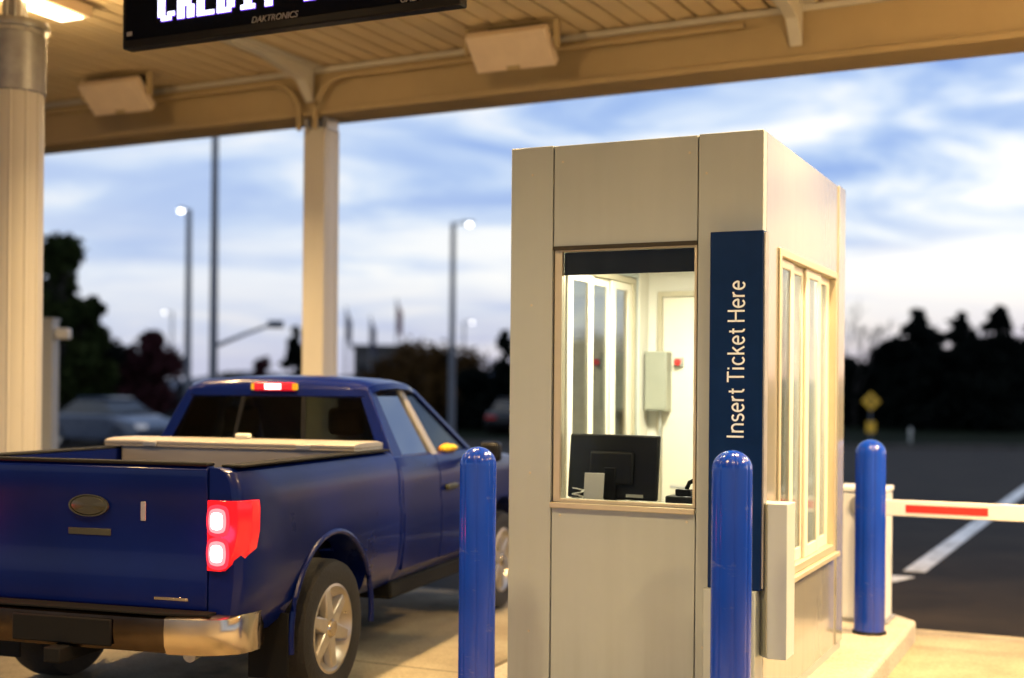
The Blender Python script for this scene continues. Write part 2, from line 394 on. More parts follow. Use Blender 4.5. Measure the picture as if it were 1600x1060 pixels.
MB().box(-15, 7, BB - .035, BB - .002, CZ - .06, CZ - .014).build('edge_trim', M['column'], can, bevel=.004)
# joint lines in the beam
for aa in (-11.2, -4.05, .6): MB().box(aa, aa + .008, BB - .003, BB, BZ + .05, CZ - .06).build('beam_joint', M['beam'], can)
# column below the beam (centre)
def column(a_, b_, half, label, zt, zb=0):
    m = MB()
    h = half
    m.box(a_ - h, a_ + h, b_ - h, b_ - h * .55, zb, zt); m.box(a_ - h, a_ + h, b_ + h * .55, b_ + h, zb, zt)
    m.box(a_ - h * .45, a_ + h * .45, b_ - h * .56, b_ + h * .56, zb, zt)
    m.box(a_ - h, a_ - h * .82, b_ - h * .56, b_ + h * .56, zb, zt); m.box(a_ + h * .82, a_ + h, b_ - h * .56, b_ + h * .56, zb, zt)
    o = m.build('column', M['column'], can, bevel=.008); tag(o, label)
    MB().box(a_ - h * 1.7, a_ + h * 1.7, b_ - h * 1.7, b_ + h * 1.7, zb, zb + .03).build('base_plate', M['steel'], o, bevel=.005)
    return o
cc = column(-6.80, BB + .15, .122, 'slim far column standing behind the pickup cab under the beam', BZ - .10)
m = MB()
for dx in (-.105, 0, .105):
    m.box(-6.80 + dx - .026, -6.80 + dx + .026, BB + .05, BB + .24, BZ - .12, BZ - .002)
m.build('cap_plate', M['steel'], cc, bevel=.004)
# gusset (haunch) on top of the centre column, running to the soffit towards the viewer
def haunch(a_):
    m = MB()
    m.prism([(BB - .04, CZ - .004), (BB - .04, BZ + .12), (BB - .20, BZ + .30), (BB - .75, CZ - .06), (BB - 1.7, CZ - .022), (BB - 1.7, CZ - .004)], 'x', a_ - .05, a_ + .05)
    m.box(a_ - .15, a_ + .15, BB - 1.9, BB - .04, CZ - .018, CZ - .003)
    return m.build('haunch', M['column'], can, bevel=.01)
haunch(-6.80); haunch(-2.2)
# conduits: along the beam under the soffit then a bend down onto the column
def conduit(s):
    z1 = CZ - .13; y = BB - .085
    pts = [(-6.80 + s * 4.2, y, z1), (-6.80 + s * .42, y, z1)]
    for k in range(1, 8):
        t = k / 8 * math.pi / 2
        pts.append((-6.80 + s * (.09 + .33 * (1 - math.sin(t))), y, z1 - .33 * (1 - math.cos(t))))
    pts += [(-6.80 + s * .09, y, z1 - .4), (-6.80 + s * .09, y, BZ - .14)]
    MB().tube(pts, .026, 10).build('conduit', M['beam'], can, smooth=True)
conduit(-1); conduit(1)
# broad near column at the left edge
def near_column():
    c = CANM.inverted() @ Vector((-3.70, 9.5, 0)); a_ = c.x; b_ = c.y
    h = .20
    m = MB()
    prof = []
    for k in range(40):
        t = 2 * math.pi * k / 40
        r = h * (1 + .0 * math.cos(4 * t))
        prof.append((a_ + r * math.cos(t), b_ + r * math.sin(t)))
    m.prism(prof, 'z', 0, 4.42)
    for (dx, dy) in ((.19, -.07), (.12, -.16), (.20, .03), (-.02, -.205)):
        m.tube([(a_ + dx * .95, b_ + dy * .95, 0), (a_ + dx * .95, b_ + dy * .95, 4.41)], .016, 10)
    o = m.build('column', M['column'], can, smooth=True); tag(o, 'thick pale near column at the left edge with a steel collar')
    MB().lathe([(.0, 4.421), (.232, 4.421), (.238, 4.45), (.225, 4.48), (0, 4.48)], 40, c=(a_, b_, 0)).build('collar', M['steel'], o, smooth=True)
    m = MB()
    prof = [(.204, 3.95), (.212, 3.96), (.212, 4.38), (.204, 4.39)]
    m.lathe(prof, 40, c=(a_, b_, 0)); m.build('sleeve', M['steel'], o, smooth=True)
    MB().box(a_ - .09, a_ + .05, b_ - .06, b_ + .06, 4.48, CZ - .002).build('top_post', M['steel'], o, bevel=.01)
    MB().tube([(a_ + .16, b_ - .12, 4.48), (a_ + .16, b_ - .12, CZ - .003)], .018, 10).build('conduit', M['column'], o, smooth=True)
    MB().tube([(a_ + .06, b_ - .15, 4.48), (a_ + .06, b_ - .15, CZ - .003)], .012, 10).build('conduit', M['steel'], o, smooth=True)
    return a_, b_
near_column()

# ------------------------------------------------------------------ canopy lamps
WARM = (1.0, .67, .31)
def canopy_light(a_, b_, label, power, copyof=None):
    t = thing('canopy_light', label, 'lamp', S(a_, b_, CZ - .014), group='surface lamps under the canopy')
    MB().box(-.16, .16, -.36, .36, -.10, 0).build('housing', M['fixture'], t, bevel=.012)
    MB().box(-.115, .115, -.31, .31, -.115, -.1005).build('diffuser', M['lamp_on'], t, bevel=.004)
    area('lamp', t, (0, 0, -.125), .22, power, WARM, sy=.6, spread=R(135))
    l = bpy.data.lights.new('soffit_fill', 'POINT'); l.energy = power * .17; l.color = WARM; l.shadow_soft_size = .12  # extra point light added under each fixture to brighten the soffit
    o = bpy.data.objects.new('soffit_fill', l); col.objects.link(o); o.parent = t; o.location = (0, 0, -.30)
    return t
P = 225
canopy_light(-7.42, 7.35, 'brightly lit strip lamp on the soffit beside the near left column', P)
for (aa, bb) in ((-4.3, 7.0), (-1.0, 6.9), (2.3, 6.9), (1.2, 9.0), (-5.8, 3.4), (-2.6, 3.2), (.8, 3.2)):
    canopy_light(aa, bb, 'lit strip lamp on the canopy soffit above the lanes, out of the picture', P * ((1 if aa < 1 else 1.7) if bb > 5 else .52))
# tilted floodlight boxes hung from the soffit by the beam
def flood(a_, b_, label):
    t = thing('floodlight', label, 'floodlight', S(a_, b_, CZ - .014), group='tilted floodlights hung under the soffit')
    rot = Matrix.Translation((0, 0, -.20)) @ Matrix.Rotation(R(46), 4, 'X')
    MB().box(-.36, .36, -.045, .045, -.17, .17, rot).build('housing', M['fixture'], t, bevel=.012)
    MB().box(-.30, .30, -.052, -.046, -.13, .13, rot).build('cover_plate', M['fixture'], t, bevel=.004)
    MB().box(-.07, .05, -.060, -.053, -.16, -.12, rot).build('sensor', M['beam'], t, bevel=.004)
    m = MB(); m.box(-.42, -.385, -.03, .03, -.22, 0); m.box(.385, .42, -.03, .03, -.22, 0); m.box(-.42, .42, -.03, .03, -.012, 0)
    m.build('bracket', M['beam'], t, bevel=.004)
    MB().box(-.22, .26, .0, .22, -.09, -.013).build('top_block', M['blackm'], t, bevel=.01)  # matt black block under the soffit, behind the housing
    return t
flood(-8.68, 9.55, 'peach tilted floodlight box near the left column, left of the centre post')
flood(-4.46, 9.50, 'peach tilted floodlight box right of the black message sign')

# ------------------------------------------------------------------ LED message sign
GL = {
'C': ['.###.', '##.##', '##...', '##...', '##...', '##...', '##...', '##.##', '.###.'],
'R': ['####.', '##.##', '##.##', '##.##', '####.', '####.', '##.##', '##.##', '##.##'],
'E': ['#####', '##...', '##...', '##...', '####.', '##...', '##...', '##...', '#####'],
'D': ['####.', '##.##', '##.##', '##.##', '##.##', '##.##', '##.##', '##.##', '####.'],
'I': ['.####', '..##.', '..##.', '..##.', '..##.', '..##.', '..##.', '..##.', '.####'],
'T': ['#####', '#.##.', '..##.', '..##.', '..##.', '..##.', '..##.', '..##.', '..##.'],
'A': ['.###.', '##.##', '##.##', '##.##', '#####', '##.##', '##.##', '##.##', '##.##'],
}
def led_sign():
    c0 = Vector((-2.455, 8.0, 0)); a_ = c0.dot(V); b_ = c0.dot(U); Z = 3.90
    L = 2.375; H = .82
    t = thing('message_sign', 'black hanging LED message sign with glowing white CREDIT CARD lettering', 'sign', S(a_, b_, Z))
    MB().box(0, L, .0, .09, 0, H).build('cabinet', M['black'], t, bevel=.01)
    MB().box(.03, L - .03, -.006, -.001, .05, H - .04).build('screen', M['screen'], t, bevel=.002)
    px = .0249; x = .292; z0 = .140
    for ch in 'CREDIT CARD':
        if ch in GL:
            mw = MB(); mb = MB()
            for r, row in enumerate(GL[ch]):
                for c, q in enumerate(row):
                    if q == '#':
                        X = x + c * px; Zz = z0 + (8 - r) * px
                        mw.box(X, X + px * 1.0, -.013, -.0075, Zz, Zz + px * 1.0)
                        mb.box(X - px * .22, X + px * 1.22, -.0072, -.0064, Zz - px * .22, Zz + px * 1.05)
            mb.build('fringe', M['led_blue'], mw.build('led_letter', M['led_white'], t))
        x += 6 * px
    text('caption', 'DAKTRONICS', .052, M['caption'], t, (.99, -.0095, .066), (R(90), 0, 0), shear=.25)
    text('caption', 'GALAXY', .052, M['caption'], t, (2.0, -.0095, .066), (R(90), 0, 0), shear=.25)
    MB().box(.045, .085, -.011, -.007, .075, .10).build('indicator', M['caption'], t)
    for xx in (.35, L - .35):
        MB().tube([(xx, .045, H - .002), (xx, .045, CZ - Z - .02)], .025, 10).build('hanger', M['steel'], t, smooth=True)
led_sign()

# ------------------------------------------------------------------ ticket booth
BA, BBK = -2.943, 6.28
W, D, HT = 1.382, 2.13, 2.95
booth = thing('ticket_booth', 'beige metal-clad ticket booth with lit windows standing on the kerbed island', 'booth', S(BA, BBK, CURB))
def bz(z): return z - CURB
T = .07                                 # wall thickness
fx0, fx1 = .252, 1.043                  # front bay
fz0, fz1 = bz(1.20), bz(2.555)
# --- front wall
MB().box(0, fx0 - .006, 0, T, .05, HT).build('front_pilaster', M['booth'], booth, bevel=.004)
MB().box(fx1 + .006, W, 0, T, .05, HT).build('front_pilaster', M['booth'], booth, bevel=.004)
MB().box(fx0, fx1, .004, T, fz1, HT - .003).build('front_fascia', M['booth'], booth, bevel=.003)
MB().box(fx0, fx1, .006, T, .05, fz0 - .03).build('front_panel', M['booth'], booth, bevel=.003)
m = MB(); m.box(fx0 - .006, fx0, .02, T, .05, HT - .004); m.box(fx1, fx1 + .006, .02, T, .05, HT - .004)
m.build('panel_joint', M['gap'], booth)
MB().box(-.0, W, .02, D - .02, 0, .049).build('floor', M['grey'], booth)
# front window
fw = MB()
fr = .030
fw.box(fx0 + .002, fx0 + fr + .012, .014, T, fz0, fz1 - .002)
fw.box(fx1 - .016, fx1 - .002, .014, T, fz0, fz1 - .002)
fw.box(fx0 + fr + .012, fx1 - .016, .014, T, fz1 - .022, fz1 - .002)
fw.box(fx0 + fr + .012, fx1 - .016, .014, T, fz0, fz0 + .018)
fw = fw.build('front_window', M['alum'], booth, bevel=.003)
MB().box(fx0 + .043, fx1 - .017, .034, .040, fz0 + .019, fz1 - .023).build('pane', M['glass'], fw)
MB().box(fx0 - .002, fx1 + .002, -.022, .012, fz0 - .029, fz0 - .001).build('sill', M['alum'], fw, bevel=.003)
MB().box(fx0, fx1, -.008, .012, fz1 - .014, fz1 + .006).build('drip_edge', M['gap'], fw, bevel=.002)
MB().box(fx0 + .044, fx1 - .018, .046, .056, fz1 - .145, fz1 - .024).build('roller_blind', M['blind'], fw)
# --- side walls with a long sliding window
wy0, wy1 = .325, 1.87
wz0, wz1 = bz(.80), bz(2.55)
def side_wall(x0, x1, out, mat):
    nm = 'side_wall'
    m = MB(); m.box(x0, x1, T + .001, wy0, .05, HT - .002); m.box(x0, x1, wy1, D, .05, HT - .002)
    m.box(x0, x1, wy0, wy1, .05, wz0); m.box(x0, x1, wy0, wy1, wz1, HT - .002)
    sw = m.build(nm, mat, booth)
    xo = x1 if out > 0 else x0
    # frame ring (proud of the wall)
    ring = MB(); e = .045; xa, xb = sorted((xo + out * .012, xo - out * .062))
    ring.box(xa, xb, wy0 + .002, wy0 + e, wz0 + .002, wz1 - .002); ring.box(xa, xb, wy1 - e, wy1 - .002, wz0 + .002, wz1 - .002)
    ring.box(xa, xb, wy0 + e, wy1 - e, wz1 - e, wz1 - .002); ring.box(xa, xb, wy0 + e, wy1 - e, wz0 + .002, wz0 + e)
    win = ring.build('side_window', M['alum'], booth, bevel=.004)
    n = 4
    ys = [wy0 + e + (wy1 - wy0 - 2 * e) * k / n for k in range(n + 1)]
    for k in range(n):
        off = .012 + .018 * (k % 2)
        xs = xo - out * off
        st = MB(); q = .082
        y0, y1 = ys[k] - (0.025 if k else 0), ys[k + 1] + (.025 if k < n - 1 else 0)
        x0_, x1_ = sorted((xs, xs - out * .016))
        st.box(x0_, x1_, y0, y0 + q, wz0 + e, wz1 - e); st.box(x0_, x1_, y1 - q, y1, wz0 + e, wz1 - e)
        st.box(x0_, x1_, y0 + q, y1 - q, wz1 - e - .05, wz1 - e - .001); st.box(x0_, x1_, y0 + q, y1 - q, wz0 + e + .001, wz0 + e + .07)
        s_ = st.build('sash', M['sash'], win, bevel=.004)
        xm = (x0_ + x1_) / 2
        MB().box(xm - .003, xm + .003, y0 + q, y1 - q, wz0 + e + .07, wz1 - e - .05).build('pane', M['glass'], win)
    sl = sorted((xo + out * .001, xo + out * .04))
    MB().box(sl[0], sl[1], wy0 - .01, wy1 + .01, wz0 - .03, wz0 - .001).build('sill', M['alum'], win, bevel=.004)
    return sw
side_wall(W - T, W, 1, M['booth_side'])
side_wall(0, T, -1, M['booth'])
# corner trim on the far right corner, base skirt
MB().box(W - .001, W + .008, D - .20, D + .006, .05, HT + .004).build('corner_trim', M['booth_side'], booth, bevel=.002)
MB().box(-.004, W + .004, D + .0062, D + .012, .05, HT).build('back_cladding', M['booth'], booth)
m = MB().box(.005, W - .005, T + .002, D - .002, HT - .06, HT - .012)
m.build('roof', M['booth'], booth)
for (x, y0, zs) in ((.126, 0, (.35, 1.2, 2.1, 2.8)), (1.09, 0, (.35, 2.75)), (.30, .004, (2.86,)), (1.0, .004, (2.86,)), (.30, .006, (.98,)), (1.0, .006, (.98,))):
    for z in zs:
        MB().lathe([(0, -.003), (.006, -.002), (.007, 0)], 10, 'y', (x, y0 - .0005, z), caps=False).build('screw', M['alum'], booth, smooth=True)
# inner lining: back wall with door, ceiling
MB().box(T + .001, W - T - .001, D - .07, D, .05, bz(2.70)).build('back_wall', M['cream'], booth)
dr = MB().box(.19, .98, D - .088, D - .0705, .06, bz(2.43)).build('door', M['cream_door'], booth, bevel=.004)
m = MB(); m.box(.155, .188, D - .10, D - .0705, .05, bz(2.47)); m.box(.982, 1.015, D - .10, D - .0705, .05, bz(2.47)); m.box(.188, .982, D - .10, D - .0705, bz(2.433), bz(2.47))
m.build('door_frame', M['alum'], dr, bevel=.003)
MB().tube([(.27, D - .14, bz(1.15)), (.38, D - .14, bz(1.15))], .011, 8).build('handle', M['steel'], dr, smooth=True)
MB().box(T + .001, W - T - .001, T + .001, D - .071, bz(2.70), bz(2.74)).build('ceiling', M['cream'], booth)
MB().box(.33, 1.05, D - .50, D - .16, bz(2.672), bz(2.699)).build('ceiling_vent', M['beam'], booth, bevel=.004)
# inner faces of the front and side walls (cream liners)
m = MB(); m.box(T + .001, T + .012, T + .001, wy0 - .002, .06, bz(2.69)); m.box(T + .001, T + .012, wy1 + .002, D - .071, .06, bz(2.69))
m.box(W - T - .012, W - T - .001, T + .001, wy0 - .002, .06, bz(2.69)); m.box(W - T - .012, W - T - .001, wy1 + .002, D - .071, .06, bz(2.69))
for x0 in (T + .001, W - T - .012): m.box(x0, x0 + .011, wy0, wy1, .06, wz0 - .005); 
m.build('lining', M['cream'], booth)
lf = MB().box(.40, .98, .80, 1.10, bz(2.655), bz(2.699)).build('ceiling_light', M['tube_on'], booth, bevel=.006)
area('lamp', lf, (.69, .95, bz(2.648)), .5, 82, (1, .90, .68), sy=.28)
# counter
MB().box(T + .013, W - T - .013, T + .002, .52, bz(1.135), bz(1.175)).build('counter', M['lgrey'], booth, bevel=.004)
# ---- items inside the booth (each a thing of its own)
def inbooth(name, label, cat, x, y, z, rz=0):
    return thing(name, label, cat, S(BA + x, BBK + y, z), -TH + rz)
mon = inbooth('computer_monitor', 'black flat monitor seen from behind on the booth counter', 'monitor', .487, .30, 1.176, R(-4))
rot = Matrix.Translation((0, 0, .065)) @ Matrix.Rotation(R(-6), 4, 'X')
MB().box(-.268, .268, -.02, .012, -.04, .315, rot).build('back_shell', M['black'], mon, bevel=.012)
MB().box(-.13, .13, -.045, -.0205, .04, .22, rot).build('mount_bulge', M['black'], mon, bevel=.015)
MB().box(-.262, .262, .0125, .016, -.03, .308, rot).build('screen', M['screen'], mon)
MB().box(.09, .19, -.0225, -.0203, -.025, -.008, rot).build('rating_label', M['grey'], mon)
m = MB(); m.box(-.12, .14, -.09, .10, 0, .012); m.build('stand_base', M['black'], mon, bevel=.004)
MB().box(-.035, .035, -.04, -.005, .0125, .20).build('stand_neck', M['black'], mon, bevel=.004)
nt_ = inbooth('card_holder', 'pale grey upright card holder leaning in front of the monitor', 'card holder', .425, .165, 1.176, R(5))
m = MB(); rot = Matrix.Rotation(R(-10), 4, 'X'); m.box(-.055, .055, -.004, .004, .002, .175, rot); m.build('plate', M['lgrey'], nt_, bevel=.002)
MB().box(-.05, .05, .03, .08, 0, .006).build('foot', M['lgrey'], nt_)
kb_ = inbooth('keyboard', 'slim pale keyboard lying under the monitor edge', 'keyboard', .68, .19, 1.176)
MB().box(-.21, .17, -.05, .05, 0, .018).build('case', M['black'], kb_, bevel=.003)
m = MB()
for i in range(12):
    for j in range(4): m.box(-.20 + i * .030, -.20 + i * .030 + .026, -.042 + j * .022, -.042 + j * .022 + .018, .0185, .024)
m.build('keys', M['paper'], kb_)
pr = inbooth('receipt_printer', 'black receipt printer with a small stub on top, right end of counter', 'printer', .935, .21, 1.176)
MB().box(-.10, .10, -.06, .06, 0, .07).build('body', M['black'], pr, bevel=.008)
MB().box(-.055, .03, -.03, .02, .0705, .105).build('paper_feed', M['black'], pr, bevel=.006)
MB().tube([(.0, 0, .105), (.015, 0, .14), (.045, 0, .155)], .012, 8).build('cable', M['blackm'], pr, smooth=True)
MB().box(.055, .095, -.066, -.0605, .02, .05).build('label_plate', M['lgrey'], pr)
cb = inbooth('cable_coil', 'tangle of pale cables in the left corner of the counter', 'cables', .345, .14, 1.178)
m = MB(); pts = []
rr = random.Random(3)
for k in range(40):
    t = k / 39 * 5 * math.pi
    pts.append((.03 * math.cos(t) + rr.uniform(-.01, .01), .03 * math.sin(t) + rr.uniform(-.01, .01), .005 + k * .0022))
m.tube(pts, .004, 6); m.build('cable', M['paper'], cb, smooth=True)
eb = inbooth('electrical_box', 'grey electrical box on the back wall beside the booth door', 'electrical box', .02 + T, D - .071, 1.66)
MB().box(.01, .165, -.13, 0, 0, .40).build('enclosure', M['dgreen'], eb, bevel=.006)
MB().box(.018, .157, -.135, -.1305, .012, .388).build('lid', M['dgreen'], eb, bevel=.004)
MB().tube([(.1, -.06, -.001), (.1, -.06, -.28), (.05, -.05, -.55)], .012, 8).build('conduit', M['grey'], eb, smooth=True)
al = inbooth('red_switch', 'small red emergency switch beside the grey electrical box', 'switch', .31, D - .0885, 1.99)
MB().box(-.03, .03, -.03, 0, -.03, .03).build('base', M['grey'], al, bevel=.004)
MB().lathe([(0, -.06), (.022, -.058), (.024, -.04), (.016, -.031), (0, -.031)], 16, 'y').build('button', M['red_paint'], al, smooth=True)
fb = inbooth('paper_cup_stack', 'stack of white cups on a dark tray inside the side window', 'cups', W - .17, .50, 1.176)
MB().box(-.07, .07, -.06, .06, 0, .012).build('tray', M['black'], fb, bevel=.003)
MB().lathe([(.032, .0125), (.042, .12), (.045, .125), (.042, .16), (.046, .165), (.0, .165)], 20).build('cups', M['paper'], fb, smooth=True)

# ------------------------------------------------------------------ ticket machine and sign on the front
tm = thing('ticket_machine', 'tall navy INSERT TICKET HERE panel machine in front of the booth corner', 'ticket machine', S(BA + 1.137, BBK, CURB))
MB().box(0, .268, -.085, -.002, bz(.82), bz(2.59)).build('sign_panel', M['navy'], tm, bevel=.004)
MB().box(-.012, .25, -.12, -.002, 0, bz(.819)).build('cabinet', M['booth'], tm, bevel=.006)
MB().box(.268 + .0005, .278, -.078, -.01, bz(.83), bz(2.58)).build('edge_strip', M['steel'], tm, bevel=.002)
def arc(cx, cy, rx, ry, a0, a1, n=14):
    return [(cx + rx * math.cos(R(a0 + (a1 - a0) * k / n)), cy + ry * math.sin(R(a0 + (a1 - a0) * k / n))) for k in range(n + 1)]
XH = .70
GLY = {   # stroke outlines on a cap height of 1: (advance, strokes)
 'I': (.30, [[(.13, 0), (.13, 1)]]),
 'T': (.66, [[(.02, .96), (.64, .96)], [(.33, 0), (.33, .92)]]),
 'H': (.78, [[(.09, 0), (.09, 1)], [(.67, 0), (.67, 1)], [(.13, .52), (.63, .52)]]),
 'n': (.58, [[(.07, 0), (.07, XH)], arc(.28, .44, .21, .245, 178, 0) + [(.49, 0)]]),
 'r': (.36, [[(.07, 0), (.07, XH)], arc(.30, .42, .23, .26, 175, 88, 8)]),
 't': (.34, [[(.01, .66), (.32, .66)], [(.15, .90), (.15, .16)] + arc(.29, .17, .14, .145, 180, 275, 7)]),
 'i': (.24, [[(.10, 0), (.10, XH)], [(.10, .87), (.10, .99)]]),
 'c': (.54, [arc(.28, .345, .225, .325, 42, 318, 22)]),
 'e': (.57, [[(.06, .37), (.50, .37)] + arc(.28, .345, .22, .325, 8, 318, 24)]),
 'k': (.52, [[(.07, 0), (.07, 1)], [(.44, XH), (.10, .33)], [(.22, .44), (.47, 0)]]),
 's': (.50, [arc(.245, .51, .17, .16, 30, 270, 12)[:-1] + arc(.245, .185, .185, .165, 90, -155, 14)]),
}
def stroke_word(word, x, h, w):
    m = MB()
    for ch in word:
        adv, st = GLY[ch]
        for line in st:
            pts = [Vector(((x + p[0] * h), p[1] * h, 0)) for p in line]
            L = []; Rr = []
            for k, p in enumerate(pts):
                d = (pts[min(k + 1, len(pts) - 1)] - pts[max(k - 1, 0)]).normalized()
                nrm = Vector((-d.y, d.x, 0)) * w / 2
                L.append(p + nrm); Rr.append(p - nrm)
            for k in range(len(pts) - 1): m.quad(L[k], L[k + 1], Rr[k + 1], Rr[k])
        x += (adv + .055) * h
    return m, x
xx = 0; hcap = .0855
for wd in ('Insert', 'Ticket', 'Here'):
    m, xx = stroke_word(wd, xx, hcap, .0098)
    # text runs upwards: local x -> up, local y -> left
    for v in m.bm.verts: v.co = Vector((.178 - v.co.y, -.0868, bz(1.563) + v.co.x * 1.0))
    m.build('lettering', M['white'], tm)
    xx += .27 * hcap
print('text length', xx)
# light grey cabinet on the booth flank
pc = thing('side_cabinet', 'narrow pale grey cabinet fixed to the booth corner behind the bollard', 'cabinet', S(BA + W, BBK, CURB))
MB().prism([(.004, -.012), (.055, -.075), (.150, -.075), (.150, .10), (.004, .10)], 'z', bz(.49), bz(1.25)).build('body', M['cgrey'], pc, bevel=.004)
MB().prism([(.0005, -.0145), (.0515, -.0775), (.0546, -.0752), (.0036, -.0122)], 'z', bz(.50), bz(1.245)).build('chamfer_strip', M['dgreen'], pc)  # thin darker greenish strip over the left chamfer

# ------------------------------------------------------------------ bollards
def bollard(a_, b_, label, r=.094, h=1.24, first=[None]):
    t = thing('bollard', label, 'bollard', S(a_, b_, CURB), group='blue plastic sleeved bollards on the island')
    prof = [(r, 0), (r, h - r * .95)]
    for k in range(1, 9):
        an = k / 8 * math.pi / 2
        prof.append((r * math.cos(an) if k < 8 else .0005, h - r * .95 + r * .95 * math.sin(an)))
    def rip(an):
        q = (an * 8 / (2 * math.pi)) % 1.0
        return 1 - .045 * math.exp(-((q - .5) / .09) ** 2)
    m = MB(); m.lathe(prof, 96, ripple=rip)
    m.build('sleeve', M['bollard'], t, smooth=True)
    MB().lathe([(r + .012, 0), (r + .012, .012), (r + .002, .02), (r * .9, .02)], 32).build('base_ring', M['blackm'], t, smooth=True)
    return t
bollard(-2.80, 5.62, 'blue domed bollard left of the booth, in front of the pickup', .0905, 1.365)
bollard(-1.555, 5.72, 'blue domed bollard in front of the navy ticket panel', .0925, 1.38)
bollard(-1.475, 8.99, 'blue domed bollard behind the booth by the barrier arm', .102, 1.325)

# ------------------------------------------------------------------ barrier gate
gt = thing('barrier_gate', 'white barrier gate with a lowered white and red arm behind the booth', 'barrier gate', S(-1.60, 9.52, CURB))
MB().box(-.17, .17, -.16, .16, .02, .93).build('cabinet', M['white_paint'], gt, bevel=.01)
MB().box(-.18, .18, -.17, .17, .931, .97).build('lid', M['white_paint'], gt, bevel=.01)
MB().box(-.19, .19, -.18, .18, 0, .0195).build('base_plate', M['steel'], gt)
arm = MB().box(.10, 4.3, -.215, -.178, .78, .892).build('arm', M['white_paint'], gt, bevel=.006)
for k in range(4): MB().box(.315 + k * 1.1, .86 + k * 1.1, -.219, -.2155, .808, .862).build('reflective_stripe', M['red_paint'], arm)
MB().lathe([(0, -.178), (.08, -.178), (.08, -.162), (0, -.162)], 24, 'y', (.0, 0, .835)).build('hub', M['steel'], gt, smooth=True)

